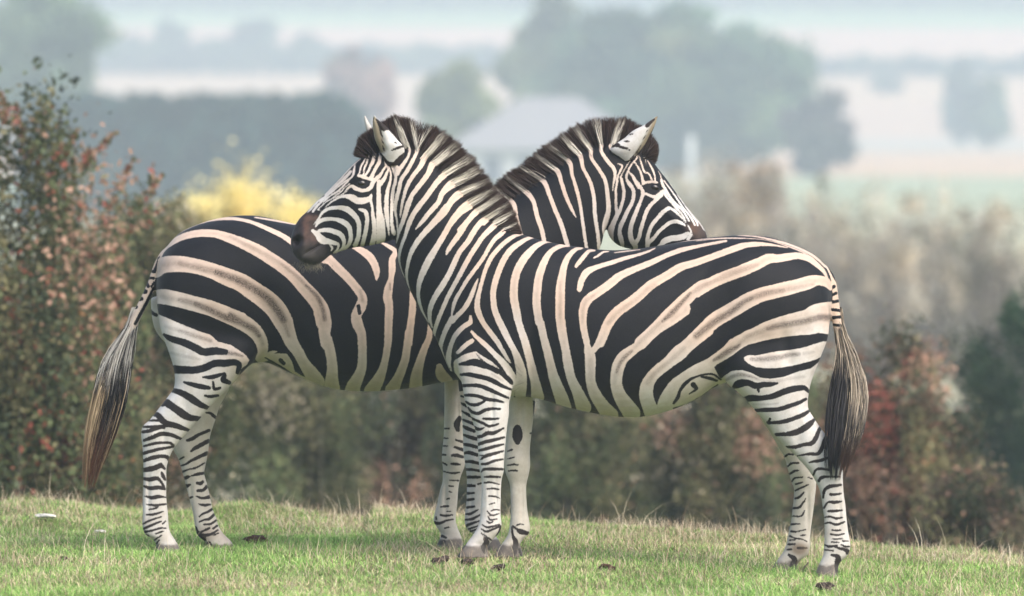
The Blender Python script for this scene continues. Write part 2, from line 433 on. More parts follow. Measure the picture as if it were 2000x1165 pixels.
FRONT_TAIL = """
P 0,0 2000,0 2000,1165 0,1165
T 1360 440 5
b 1290,400,14 1350,520,10 1375,560,8
b 1230,400,10 1260,450,10 1275,480,10
b 1290,500,14 1305,540,20
b 1300,630,26 1345,600,26
b 1310,690,24 1365,665,22
b 1310,755,24 1390,740,24
b 1325,825,24 1400,835,22
b 1330,905,26 1420,895,24
b 1345,975,22 1440,985,22
b 1360,1060,22 1460,1065,20
"""
# sections: front/top point, back/bottom point, half width (all in picture units), sideways offset
FRONT_LOFTS = {
'torso': (2.25, [(905,520,868,690,62,0),(950,466,905,750,92,0),(1000,455,960,772,108,0),(1060,470,1040,777,122,0),(1120,481,1120,799,135,0),
  (1200,489,1200,814,142,0),(1280,481,1270,812,143,0),(1350,469,1345,788,138,0),(1420,461,1405,752,135,0),(1490,461,1470,735,133,0),
  (1545,477,1520,735,128,0),(1590,498,1565,720,110,0),(1614,525,1600,690,82,0),(1624,565,1618,650,45,0)]),
'neck': (2.1, [(775,290,762,430,40,0),(815,283,770,455,46,0),(850,313,774,485,50,0),(885,350,780,520,56,0),(920,395,797,561,64,0),
  (955,426,820,606,75,0),(990,450,850,660,88,0),(1030,464,880,730,98,0)]),
'head': (2.4, [(770,300,776,440,34,0),(742,292,770,466,40,0),(712,304,745,475,45,0),(692,319,722,480,47,0),(672,340,698,483,44,0),(652,361,680,487,38,0),
  (632,382,663,492,32,0),(616,396,652,497,28,0),(600,413,645,499,26,0),(587,425,640,503,28,0),(577,440,634,508,30,0),(570,457,622,516,31,0),
  (568,475,606,518,28,0),(571,491,590,512,19,0),(576,500,582,507,8,0)]),
'ear_near': (2.0, [(755,325,785,322,10,-26),(744,300,790,297,15,-32),(737,284,787,285,15,-36),(732,271,775,272,13,-38),(729.5,257.5,763,256,11,-40),(728,242,748,242,8,-41),(728.5,232,737,233,4,-42),(730,226.5,732,226.5,1.5,-42)]),
'ear_far': (2.0, [(735,300,765,300,9,26),(724,280,750,280,12,32),(716,258,735,258,9,35),(712,240,722,242,6,36),(711,227,714,227,2,36)]),
'near_hind': (2.2, [(1420,560,1618,580,36,-66),(1398,650,1620,650,46,-72),(1405,715,1603,700,48,-76),(1420,750,1588,738,46,-76),(1436,762,1581,764,43,-76),(1454,778,1578,788,38,-76),(1476,804,1580,801,34,-76),
  (1498.7,829,1590,817,30,-76),(1513,850,1603,837,27,-76),(1534.6,873,1619,857,24,-76),(1557,894,1634,877,22,-76),(1582,923,1645,905,21,-76),
  (1598,951,1646.5,943,20,-76),(1603,967,1648,965,17,-76),(1606,985,1651,985,15,-76),(1609.5,1012,1653.5,1012,14,-76),(1610.4,1039,1656.5,1037,14,-76),
  (1609.5,1064,1661,1066,17,-76),(1607.7,1084,1656,1084,17,-76),(1600,1102,1642,1098,17,-76),(1594,1116,1637,1111,20,-76),(1589,1131,1641,1130,24,-76)]),
'far_hind': (2.2, [(1440,640,1600,640,40,66),(1450,720,1590,700,42,74),(1462,775,1580,770,36,76),(1481,809,1570,800,30,76),(1508,853,1575,840,26,76),(1531,892,1582,878,22,76),(1538,915,1590,905,21,76),
  (1546,943,1594,940,20,76),(1551,958,1593,960,17,76),(1548,994,1589,994,14,76),(1544.6,1021,1585.5,1021,13,76),(1539,1046,1582.5,1048,14,76),
  (1534.7,1066,1582.4,1068,17,76),(1527,1082,1577,1084,17,76),(1514,1100,1562,1096,18,76),(1506,1112,1556,1109,20,76),(1502,1124,1554,1123,24,76)]),
'near_fore': (2.2, [(890,600,1000,580,26,-62),(888,680,1004,680,32,-70),(895,725,1003,725,33,-72),(902,752,1001,749,32,-72),(905,771,999,771,31,-72),(909,788,994.6,786,29,-72),
  (918,810,994,809,27,-72),(926,833,990.7,832.7,25,-72),(932,857,988.4,856,23,-72),(934.5,894,985,894,22,-72),(937,920,984,920,22,-72),
  (939,932,981,932,18,-72),(941,946,979,946,14,-72),(940,979,978,979,13,-72),(938.5,1004,977.7,1004,14,-72),(935,1024,979.7,1024,17,-72),
  (926.5,1041,977,1038,18,-72),(917,1054,966,1051,18,-72),(907,1066,956,1063,20,-72),(899,1076,952,1074,23,-72),(893,1089,955,1088,26,-72)]),
'far_fore': (2.2, [(960,680,1040,690,26,60),(975,730,1045,735,28,68),(990,770,1046,777,28,70),(991.5,809,1043,809,26,70),(988,848,1038,848,24,70),(986,879,1035,879,23,70),
  (985,908,1035.5,908,22,70),(988,926,1033,926,19,70),(995,944,1028.7,944,14,70),(997,962,1027.8,961.5,13,70),(997.7,996,1030,996,13,70),
  (997,1014,1033,1014,15,70),(995,1030,1035.5,1030,17,70),(992,1044,1032,1044,17,70),(985,1056,1021,1055,17,70),(977,1066,1016,1064,20,70),(970,1076,1019,1075,23,70),(966,1089,1022,1088,26,70)]),
'tail': (2.0, [(1595,512,1590,530,9,0),(1618,520,1604,536,12,0),(1633,545,1617,550,12,0),(1639,580,1619,582,12,0),(1643,610,1622,612,12,0),(1648,640,1626,642,11,0),(1653,670,1631,672,9,0),(1656,700,1638,702,6,0),(1657,725,1648,725,3,0)]),
}
# crest root x,y -> hair tip x,y (picture units)
FRONT_MANE = [(712,308,688,303),(718,304,693,284),(727,298,702,264),(741,290,724,248),(760,282,750,234),(778,278,764,227),(794,278,772,224),(806,281,790,226),(814,286,803,229),(819,289,845,243),
  (832,304,873,258),(850,320,900,280),(868,341,926,305),(884,362,945,332),(896,382,960,352),(908,404,970,367),(928,416,984,382),(952,425,998,398),(970,437,1008,416),(982,449,1015,436),(1000,455,1022,457)]
FRONT_EAR = """
T 560 220 6.6567
P 1000,40 1030,30 1080,120 1100,160 1080,200 1060,220 1020,160
P 1125,45 1145,35 1175,90 1225,200 1240,255 1320,225 1390,300 1450,370 1530,440 1545,510 1470,560 1410,620 1385,650 1320,640 1260,560 1190,490 1140,380 1120,220
b 1165,90,8 1190,140,16 1220,230,17 1243,360,13 1262,500,12
b 1200,110,30 1260,180,60 1330,190,40
b 1350,500,8 1400,480,18 1460,455,26 1510,440,20
b 1400,385,8 1430,400,10
b 1075,110,16 1090,160,14
"""
REAR_NEAR = """
T 270 400 5
w 1140,125,13 1300,150,18 1450,175,20 1530,190,18
w 230,390,12 350,300,19 500,220,20 650,165,23 800,140,28 950,140,30 1100,170,33 1250,230,43 1400,300,48 1490,360,53 1600,430,60 1750,510,75 1850,540,85
w 215,520,14 250,440,38 330,370,52 450,310,63 600,280,72 750,285,77 870,320,88 1000,370,103 1150,440,117 1280,520,118 1400,600,122 1520,700,122 1620,810,132 1720,920,142 1790,1030,148 1810,1150,153
o.3 900,310,30 1050,390,36 1250,490,40 1400,580,34
o.55 1400,580,30 1550,700,36 1640,790,34
o.9 1640,790,30 1750,900,44 1800,1020,44 1820,1120,40
w 175,650,130 250,590,158 400,580,158 550,600,148 700,640,148 850,700,168 1000,760,178 1120,840,188 1250,930,198 1350,1030,198 1420,1150,188
o.3 250,590,40 400,575,44
o.6 400,575,44 600,620,56 760,660,60
o1 760,660,58 950,730,70 1100,810,74 1250,910,74 1350,1020,74 1420,1130,64
w 160,905,130 250,900,148 400,930,148 550,970,148 700,1010,150 850,1070,152 1000,1130,156
o.3 230,900,40 400,930,46
o.65 400,930,46 560,970,56
o.95 560,970,54 700,1030,62 850,1100,64 1000,1150,64
T 270 590 5
w 700,60,150 850,120,158 1000,190,158 1120,270,148 1190,360,128 1215,440,110 1210,500,90 1180,560,60 1300,500,40 1350,485,12
w 1420,200,180 1460,300,150 1500,400,130 1560,490,110 1620,600,110 1690,700,140 1740,780,160
o.95 900,130,60 1000,200,60 1130,270,58 1180,330,44
o.4 1190,340,40 1215,410,34
o.5 1420,200,40 1470,330,34
P 185,118 300,165 450,230 600,290 700,320 780,390 900,420 980,470 1050,520 1085,570 1060,615 1000,660 985,720 800,950 600,1250 0,1250 150,900 300,650 150,200
o.3 270,240,34 400,280,40
o.6 400,280,34 550,330,40 710,380,34
o.3 320,500,30 450,530,34 600,560,26
b 250,320,22 320,360,56 450,400,68 560,450,72 640,490,72 750,480,72 850,490,54
o.8 830,490,50 950,510,34 1020,530,20
b 355,660,78 450,665,72 560,665,68 660,640,68 750,600,68 850,600,68 940,590,58 985,620,53 970,690,36
b 630,735,10 720,735,40 840,705,26 830,760,54 890,790,36
b 730,780,12 745,850,26 800,840,18
b 450,785,20 500,800,34 600,825,48 690,840,36
b 650,915,13 700,925,24 780,915,18
b 335,860,38 430,890,53 520,940,58 600,1000,58 690,1040,33
b 245,980,46 310,1010,68 420,1080,68 500,1130,62 600,1140,38
P 1150,610 1250,540 1300,505 1450,505 1500,580 1530,680 1600,725 1700,760 1780,830 1660,800 1450,690 1280,570
b 1240,545,6 1400,640,15 1500,710,20 1640,770,12
b 1390,570,32 1420,600,32
T 500 440 5
w 700,320,88 800,420,88 900,520,83 1000,640,83 1040,720,93 1020,800,108 980,880,98 990,960,108 1030,1060,88 1035,1160,84
b 1000,790,28 1012,860,28
w 640,860,155 670,960,138 670,1060,113 690,1160,118
w 950,225,18 1030,250,66 1110,310,78 1160,390,73 1180,470,58 1175,540,12
w 1230,175,18 1300,210,38 1360,260,48 1330,340,63 1330,430,68 1320,520,53 1300,600,78 1285,700,88 1300,800,79 1295,950,79 1290,1150,75
o.7 1308,570,16 1312,630,18
o.4 1020,640,30 1040,740,30
w 1560,300,50 1540,500,50 1530,700,60 1530,800,68 1520,900,70 1500,1050,74 1490,1160,74
T 500 580 5
w 690,420,110 730,560,100 745,700,105 740,800,125 740,920,170
w 1035,400,85 1040,560,85 1030,700,95 990,800,115 950,880,140 940,950,160
w 1290,350,75 1285,480,70 1265,600,70 1240,700,80 1200,800,110 1130,920,150
w 1490,350,70 1480,450,75 1460,600,80 1420,720,90 1380,810,100 1330,910,140
w 1720,150,50 1700,300,50 1690,400,60 1640,520,70 1600,640,85 1570,760,110 1560,880,130
w 1790,680,60 1810,760,110 1870,820,100
T 950 215 4.2367
w 180,560,28 260,620,40 340,690,42 390,760,35 420,880,38 455,980,37 475,1070,35 500,1200,35
w 300,480,28 400,540,43 480,600,40 520,700,34 570,830,35 620,950,37 665,1100,37 690,1200,38
w 410,380,28 500,440,43 590,510,40 620,600,32 660,720,32 710,830,26 740,885,10
w 530,290,28 620,370,43 690,440,38 710,540,27 745,650,29 775,780,27 800,950,27 825,1120,27 840,1200,26
w 650,230,28 720,310,48 780,390,38 800,480,29 860,600,31 890,730,31 900,880,33 925,1050,30 935,1200,28
w 755,170,28 810,250,52 860,330,38 870,400,27 930,490,29 985,590,31 1005,730,35 1010,830,40 985,930,45 970,1000,25 985,1070,15
w 900,120,46 930,200,58 950,280,40 950,340,28 1000,420,31 1050,480,32 1065,540,26 1050,620,13 1045,670,7
w 1115,120,66 1080,200,58 1050,250,43 1025,290,28 1040,330,34
w 80,640,20 170,720,35 230,790,38 245,880,33 270,970,30 290,1030,25
T 1140 215 7.6923
w 790,670,16 800,720,26 760,770,22 700,850,28 670,920,33 640,1000,33 660,1080,38 710,1165,40
w 700,760,12 640,850,22 590,920,28 560,1000,28 570,1080,33 590,1165,40
w 520,810,20 580,840,28 550,920,33 510,1020,33 490,1120,28
w 690,940,22 740,1000,42 780,1080,48 830,1165,50
w 770,790,18 820,870,28 860,950,33 880,1030,42 900,1100,58
w 900,1110,40 940,1090,40 1020,1080,42 1100,1090,32
w 830,680,10 860,780,22 890,880,27 920,940,23 970,950,23 1010,1020,26 1040,1080,23
w 890,690,7 930,760,10 940,840,6
w 960,760,12 1010,850,26 1050,930,26 1070,1010,23 1070,1060,23
w 1120,920,9 1160,1000,16 1165,1080,23 1200,1150,33
T 1140 350 7.6923
w 650,20,40 700,80,45 745,170,53 750,270,53 720,370,53 660,480,58 610,590,63 560,700,63 540,800,63 560,900,73 580,980,58 590,1050,34
w 570,0,38 590,100,43 605,200,48 595,300,48 560,420,48 530,500,56 480,590,68 440,680,78 400,800,100 420,890,60 450,980,20
w 510,30,28 485,150,34 485,280,39 485,400,43 500,520,53 480,590,58
w 460,0,26 450,80,17 435,170,10
w 760,0,35 820,80,56 870,150,50 890,220,54 860,320,46 820,420,56 780,520,62 740,620,64 710,720,68 700,820,73 720,920,78 770,985,86 780,1060,60
w 770,980,70 830,880,56 860,750,58 900,620,54 940,500,58 1000,400,58 1060,340,56 1110,280,76 1160,230,84
w 1170,0,23 1190,90,42 1230,160,42 1290,260,38 1350,340,42 1420,410,42 1480,460,37 1530,540,28 1580,620,28 1590,640,13
w 890,215,40 930,222,34 1000,250,42 1080,270,56 1150,220,68 1200,190,58 1240,260,37 1300,330,37 1380,420,37 1460,510,27 1520,600,23 1545,660,10
w 1210,30,20 1330,190,23 1410,310,26 1500,440,26 1590,550,28 1640,630,33 1670,695,22
w 1400,230,10 1480,340,14 1570,470,18 1650,580,23 1700,650,28 1715,705,22
w 1300,80,7 1500,350,7 1640,540,13 1740,660,16 1810,770,12
w 1270,440,56 1180,510,66 1110,590,57 1040,670,57 990,770,53 960,880,58 960,980,68 950,1060,50
w 1290,430,38 1380,490,42 1450,560,28 1510,620,18 1530,650,9
w 970,960,60 1060,880,52 1130,790,48 1220,710,53 1310,650,57 1400,640,57 1480,670,47 1525,700,22
w 1100,1060,70 1150,1000,60 1220,930,88 1310,895,88 1400,885,88 1500,865,88 1560,820,54 1600,850,54 1570,900,54
w 1560,690,16 1600,760,26 1640,850,12
b 905,130,12 960,200,12
b 893,100,10 950,98,44 1050,112,84 1120,125,66 1195,152,12
b 1000,190,26 1070,205,30 1130,185,20
T 1140 215 7.6923
b 680,720,10 640,790,24 590,900,16 540,990,12
T 240 760 6.473
P 620,0 1250,0 1080,260 850,540 640,780 560,1000 580,1250 230,1250 200,500 430,250
b 1050,95,12 1110,100,26 1200,85,20
b 620,20,40 700,40,62 830,110,66 930,180,64 1090,250,38
b 500,200,50 560,170,78 680,270,78 800,350,78 970,390,36
b 400,330,36 440,330,66 500,400,73 560,440,73 650,460,68 740,490,58 850,530,28
b 330,400,16 450,400,26 500,400,36
b 260,480,18 380,480,30 520,480,46
b 250,545,33 340,530,43 430,500,43 540,460,48
b 270,650,33 380,610,48 480,570,48 600,580,48 740,635,28
b 265,725,18 400,690,28 520,680,23 600,685,23 640,725,22 560,745,23 420,770,33 265,815,33
b 260,910,38 380,870,48 500,850,43 570,870,46 575,900,26
b 265,1030,43 380,1010,58 480,975,48 530,1010,23
b 490,1070,18 510,1110,33 535,1150,18
b 265,1135,28 350,1140,38 420,1130,43
T 240 910 6.473
P 200,100 560,100 600,700 700,900 820,1200 330,1200 360,980 220,850
b 490,90,22 510,130,33 535,180,18
b 265,165,28 350,180,38 430,160,43 480,200,24 520,270,24
b 265,260,24 350,285,48 450,275,48 530,295,28
b 275,385,11 370,405,43 450,390,43 545,400,9
b 300,490,9 420,500,24 545,485,14
b 330,555,9 420,535,18 440,510,11
b 300,620,14 390,615,24 510,580,9
b 255,735,12 350,690,19 490,645,9
b 255,800,19 370,750,24 480,705,13
b 505,735,11 540,700,11
b 260,840,24 370,820,19 470,790,15 550,790,7
b 290,880,24 320,890,18
b 415,860,13 510,830,11
b 400,940,13 490,880,11
b 420,990,18 460,940,9
b 425,1040,14 410,1080,20
b 265,50,43 380,30,58 480,-10,48
T 820 740 6.473
P 480,140 760,140 760,1200 560,1200
b 480,150,24 535,140,24
b 520,220,14 560,230,14 700,260,24
b 515,305,14 580,340,28 700,380,28
b 530,410,11 620,460,33 700,490,30
b 545,520,19 650,560,33 740,590,30
b 545,600,19 600,630,38 690,665,33
b 550,710,19 620,735,38 705,760,38 800,780,30
b 555,830,28 620,840,38 720,865,33
b 555,945,19 620,935,38 725,965,38
b 560,1050,19 650,1050,33 745,1070,28
b 590,1145,19 750,1160,19
T 820 910 5.823
P 490,0 800,0 1000,800 950,1200 700,1100 480,750
b 535,45,24 600,45,24 680,60,19
b 545,130,28 620,130,28 690,130,14
b 545,225,28 620,230,24
b 660,210,14 700,200,14
b 540,315,24 620,310,14
b 540,390,24 615,380,19
b 540,475,24 620,465,19
b 520,550,10 580,545,24 660,500,8
b 515,615,14 600,605,22 680,560,10
b 520,690,24 580,660,24 680,630,10
b 560,720,12 660,685,12
b 570,750,10 650,720,10
"""
REAR_FAR = """
P 0,0 2000,0 2000,1165 0,1165
T 270 590 5
b 110,70,14 140,110,26 180,130,24
T 240 760 6.473
b 1055,300,14 1110,310,28 1170,360,33
b 815,650,28 880,630,38 960,580,33 1090,525,28
b 860,790,14 930,740,43 1080,660,43
b 720,890,11 770,860,11
b 740,970,14 800,950,17 870,905,28 1060,815,43
b 750,1050,24 830,1020,11 930,995,17 1035,935,11
b 780,1130,38 830,1110,28
b 870,1100,11 940,1080,28 1020,1065,28
T 240 910 6.473
b 810,255,38 850,240,14
b 940,220,28 980,225,38 1010,205,28
b 945,315,24 1010,310,33 1060,265,33
b 850,405,19 880,395,14
b 930,385,13 1000,410,24 1095,395,38
b 960,485,11 1030,500,27 1105,490,14
b 965,645,11 1010,610,19 1070,585,24 1130,550,24
b 970,710,13 1030,685,17 1090,675,27 1150,620,27
b 1020,745,10 1110,735,19 1180,690,17
b 920,780,24 970,840,13 1090,790,24
b 1140,795,19 1190,760,19
b 930,850,33 1000,880,38 1100,870,28 1200,815,13
b 960,900,38 1030,930,48
b 1150,880,10 1210,850,8
b 1090,980,38 1130,1030,28
T 820 740 6.473
b 310,630,14 370,630,14
b 305,750,14 355,755,10
b 300,850,12 350,855,7
b 280,960,19 330,965,10
b 285,1060,14 340,1090,12
b 455,775,12 540,800,28
b 440,865,19 545,900,38
b 410,970,24 470,970,38 540,990,28
b 400,1075,19 460,1080,28 510,1085,12
b 500,500,56 470,570,76 480,650,46
T 820 910 5.823
b 270,65,8 330,80,10 390,85,18 450,75,8
b 340,165,8 440,170,10
b 330,230,10 380,235,8
b 335,295,10 360,300,8
b 310,380,12 335,375,10
b 240,470,8 290,460,19 325,462,14
b 310,520,7 350,520,7
b 235,560,16 290,570,19 370,560,8
b 170,650,28 230,655,24 300,625,16 380,610,8
b 185,590,16 190,610,12
b 280,710,10 335,700,10
b 250,800,26 300,820,14
b 230,880,40 270,870,40
"""
REAR_TAIL = """
P 0,0 2000,0 2000,1165 0,1165
T 270 400 5
b 250,400,14 190,480,20 160,540,16 130,600,14 100,660,12
b 200,520,14 185,580,18 160,650,30 130,650,20
b 150,720,20 100,720,22 80,760,26 100,800,22
b 155,760,16 130,800,16
b 20,840,44 70,850,44
b -30,930,34 30,920,34
b -70,1010,30 -20,1000,30
b 150,820,24 80,960,24 20,1070,24 -30,1165,22
"""
REAR_LOFTS = {
'torso': (2.25, [(306,560,309,610,42,0),(314,505,325,665,84,0),(345,460,355,695,112,0),(385,439,405,715,128,0),(435,425,460,718,133,0),(495,421,515,708,136,0),
  (560,434,565,728,139,0),(640,452,640,757,142,0),(710,457,710,765,141,0),(780,452,790,760,133,0),(840,440,850,750,118,0),(895,430,915,735,100,0),(945,460,965,700,70,0)]),
'neck': (2.1, [(1235,287,1190,430,38,0),(1200,276,1180,455,46,0),(1160,280,1172,485,50,0),(1115,300,1148,520,54,0),(1072,333,1110,558,60,0),(1032,364,1070,600,70,0),
  (980,395,1020,655,84,0),(915,425,960,715,98,0)]),
'head': (2.4, [(1215,290,1186,430,32,0),(1245,290,1188,458,38,0),(1270,310,1205,478,44,0),(1288,333,1228,486,47,0),(1303,352,1252,490,45,0),(1322,378,1278,494,39,0),
  (1341,404,1300,498,33,0),(1355,421,1318,502,29,0),(1366,434,1332,506,28,0),(1375,447,1340,511,30,0),(1381,462,1352,516,31,0),(1382,480,1362,514,26,0),(1379,494,1370,508,14,0)]),
'ear_near': (2.0, [(1238,312,1216,316,9,-26),(1250,297,1194,299,15,-32),(1259,284,1195,286,16,-34),(1268,268,1217,272,14,-36),(1274,257,1236,256,11,-38),(1278.5,247,1257,245,8,-40),(1281.5,238,1269,237,5,-41),(1285,227.5,1281,228.5,2,-42)]),
'ear_far': (2.0, [(1255,305,1235,305,9,24),(1262,290,1238,290,10,30),(1268,270,1246,270,8,33),(1272,252,1258,252,6,34),(1276,242,1270,242,2,34)]),
'near_hind': (2.2, [(500,560,306,585,36,-66),(515,650,312,640,46,-72),(500,702,329,688,48,-76),(484,718,339,722,46,-76),(458,744,341,752,42,-76),(440,766,335,765,38,-76),(427,777,323,781,35,-76),
  (408,797,305,805,32,-76),(390,819,291,822,29,-76),(371,840,279,833,26,-76),(354,859,275.5,850,24,-76),(340,876,278,870,22,-76),(331,894,279,890,20,-76),
  (325.5,914,280,914,18,-76),(325,939,280,941,15,-76),(325,972,279,972,14,-76),(328,1003,279,1003,15,-76),(329.6,1027,278,1024,17,-76),(333,1041,283,1043,18,-76),
  (342,1055,299,1054,18,-76),(349,1067,305,1066,20,-76),(358,1080,303,1079,24,-76)]),
'far_hind': (2.2, [(470,580,292,580,38,62),(465,650,302,645,42,72),(460,705,345,700,40,76),(448,760,343,770,33,76),(430,792,335,805,30,76),(421,820,330,835,27,76),(411,850,333,868,24,76),(407.6,876,341,884,22,76),
  (403.7,899,350,900,20,76),(399,924,356,922,18,76),(403.7,944,362,944,15,76),(410,969,369,971,13,76),(415,994,375.5,996,14,76),(422.3,1012,379,1015,16,76),
  (428,1030,381,1030,17,76),(438,1045,386,1046,18,76),(449,1055,399,1057,19,76),(455,1064,405,1065,22,76),(458,1074,405,1074,25,76)]),
'near_fore': (2.2, [(960,620,850,620,26,-60),(955,700,880,705,30,-68),(950,735,893,740,29,-68),(948,762,896,760,28,-68),(948,790,899.6,787,26,-68),(948,820,902,818,25,-68),(948,850,904,848,24,-68),
  (949,880,905,879,23,-68),(949,905,908,905,22,-68),(947,925,911,925,19,-68),(943,944,912,944,14,-68),(942,979,911,979,13,-68),(944,1006,908,1006,15,-68),
  (948,1021,907.6,1021,17,-68),(955,1034,912,1034,17,-68),(966,1046,925,1044,18,-68),(974,1055,936,1055,19,-68),(978,1065,940,1064,22,-68),(981,1077,940,1076,24,-68)]),
'far_fore': (2.2, [(920,670,850,680,26,60),(910,720,864,722,28,66),(907,749,868,749,27,68),(908,802,868,802,26,68),(908,848,867,848,24,68),(909,880,864,879,23,68),(909,897,863,895,22,68),
  (907,913,865,914,20,68),(901,928,865,928,17,68),(897,943,864,943,14,68),(894.7,961,859.5,958,13,68),(893,986,854,984,13,68),(890.6,1006,848,1006,15,68),
  (890.4,1019,847,1019,17,68),(893.8,1032,855,1033,17,68),(899,1044,861,1043,17,68),(903,1056,857,1056,20,68),(905,1065,853.5,1065,23,68),(907,1075,853,1074,25,68)]),
'tail': (2.0, [(335,478,330,495,9,0),(314,490,322,506,12,0),(298,520,312,530,12,0),(287,552,304,562,12,0),(274,580,293,590,12,0),(261,605,281,614,11,0),(250,630,270,638,10,0),(240,660,256,665,7,0),(234,685,243,688,3,0)]),
}
REAR_MANE = [(1266,318,1280,321),(1268,312,1286,309),(1268,305,1288,294),(1264,298,1285,276),(1257,292,1273,259),(1243,288,1257,247),(1225,282,1238,236),(1210,279,1226,230),(1197,279,1216,227),(1184,280,1188,226),(1173,283,1158,229),
  (1153,293,1118,245),(1136,305,1093,261),(1115,316,1066,279),(1089,335,1040,300),(1063,357,1010,324),(1030,378,981,343),(1000,398,955,368),(960,415,930,390),(925,425,905,408),(905,430,890,422)]
REAR_EAR = """
T 1140 215 7.6923
P 1100,85 1120,110 1060,250 1000,360 920,520 800,670 640,785 560,720 430,640 385,580 420,530 500,480 620,420 690,340 780,290 880,240 960,170 1050,120
b 950,240,50 1000,190,44 1060,140,16
b 430,545,40 490,520,54 560,560,33 660,585,23 710,630,13
b 610,470,13 680,475,22
b 690,370,10 740,360,10
b 960,300,7 880,480,7 790,640,8 700,740,8
"""
# ------------------------------------------------------------------ background plants
LEAF = NT('foliage', .75, .15); _lc = LEAF.attr('tint'); LEAF.base(LEAF.mix(LEAF.remap(LEAF.noise(3, 3), .3, .7, 0, .25), _lc, (.05, .06, .03)))
LEAF.b.inputs['Transmission Weight'].default_value = 0
_tr = LEAF.n('BsdfTranslucent'); LEAF.l(_lc, _tr.inputs[0]); _mx = LEAF.n('MixShader'); _mx.inputs[0].default_value = .3
_out = [n for n in LEAF.t.nodes if n.type == 'OUTPUT_MATERIAL'][0]
LEAF.l(LEAF.b.outputs[0], _mx.inputs[1]); LEAF.l(_tr.outputs[0], _mx.inputs[2]); LEAF.l(_mx.outputs[0], _out.inputs[0]); LEAF = LEAF.m
_b = NT('bark', .9, .1); BARK = _b.base(_b.mix(_b.noise(9, 4), (.10, .085, .07), (.30, .27, .23)))
def leaves(P, size, tint, up=.3):
    N = len(P); a = rng.normal(size=(N, 3)); a /= np.linalg.norm(a, axis=1)[:, None]
    b = np.cross(a, rng.normal(size=(N, 3))); b /= np.linalg.norm(b, axis=1)[:, None]
    L = (size*(.6+.8*rng.random(N)))[:, None]; W = L*.55
    V = np.stack([P-a*L*.5, P+b*W*.5, P+a*L*.5, P-b*W*.5], 1)
    return V.reshape(-1, 3), np.arange(N*4).reshape(-1, 4), np.repeat(tint, 4, 0)
def tube(path, radii, ring=7):
    path = np.asarray(path, float); V = []; F = []
    th = np.linspace(0, 6.2832, ring, endpoint=False)
    for i, p in enumerate(path):
        d = path[min(i+1, len(path)-1)]-path[max(i-1, 0)]; d /= np.linalg.norm(d)+1e-9
        u = np.cross(d, [0.31, .95, .05]); u /= np.linalg.norm(u)+1e-9; w = np.cross(d, u)
        V.append(p+radii[i]*(np.cos(th)[:, None]*u+np.sin(th)[:, None]*w))
    for i in range(len(path)-1):
        for j in range(ring): F.append((i*ring+j, i*ring+(j+1) % ring, (i+1)*ring+(j+1) % ring, (i+1)*ring+j))
    return np.vstack(V), F
def trunk_mesh(base, top, r, spread, nb=7, twigs=0, droop=0.):
    V = []; F = []; o = 0
    def add(p, rr):
        nonlocal o
        v, f = tube(p, rr); V.append(v); F.extend([tuple(i+o for i in q) for q in f]); o += len(v)
    base = np.array(base, float); top = np.array(top, float); H = np.linalg.norm(top-base)
    main = np.array([base+(top-base)*t+np.array([np.sin(t*5)*.03*H, np.cos(t*4)*.03*H, 0]) for t in np.linspace(0, .85, 7)])
    add(main, np.linspace(r, r*.25, 7))
    for k in range(nb):
        t = .15+.6*k/nb; s = base+(top-base)*t; an = k*2.4+rng.random(); R = spread*(.6+.4*rng.random())
        e = s+np.array([math.cos(an)*R, math.sin(an)*R, H*(.25+.25*rng.random())])
        m = (s+e)/2+np.array([0, 0, -.05*H]); add(np.array([s, m, e]), [r*.45, r*.28, r*.08])
    for k in range(twigs):
        an = rng.random()*6.28; R = spread*rng.random()**.5; s = base+np.array([math.cos(an)*R*.4, math.sin(an)*R*.4, H*rng.random()*.4])
        e = base+np.array([math.cos(an)*R, math.sin(an)*R, H*(.5+.62*rng.random())]); m = (s+e)/2+rng.normal(size=3)*.05*H
        add(np.array([s, m, e]), [r*.14, r*.1, r*.035])
    return np.vstack(V), F
def clumps(n, c, rad, lobes, shell=.55, seed=None):
    """points through a crown of many uneven lobes"""
    r = np.random.default_rng(seed); c = np.array(c, float); rad = np.array(rad, float)
    d = r.normal(size=(lobes, 3)); d /= np.linalg.norm(d, axis=1)[:, None]
    lc = c+d*rad*(r.random((lobes, 1))**.5*.78); lr = rad*(.16+.26*r.random((lobes, 1)))
    k = r.integers(0, lobes, n); e = r.normal(size=(n, 3)); e /= np.linalg.norm(e, axis=1)[:, None]
    return lc[k]+e*lr[k]*(shell+(1-shell)*r.random((n, 1)))*(r.random((n, 1))**.25), k
def palette(n, cols, weights, k=None, jitter=.16, seed=None):
    r = np.random.default_rng(seed); lob_b = r.uniform(.55, 1.6, (k.max()+1 if k is not None else 1, 1))[k if k is not None else 0]; cols = np.array(cols, float); w = np.array(weights, float)/sum(weights)
    idx = r.choice(len(cols), n, p=w)
    if k is not None:      # some lobes lean to one colour of leaf
        lob = r.choice(len(cols), k.max()+1, p=w); use = r.random(n) < .74; idx = np.where(use, lob[k], idx)
    return cols[idx]*(1+jitter*r.normal(size=(n, 1))).clip(.4, 1.8)*(lob_b if k is not None else 1)
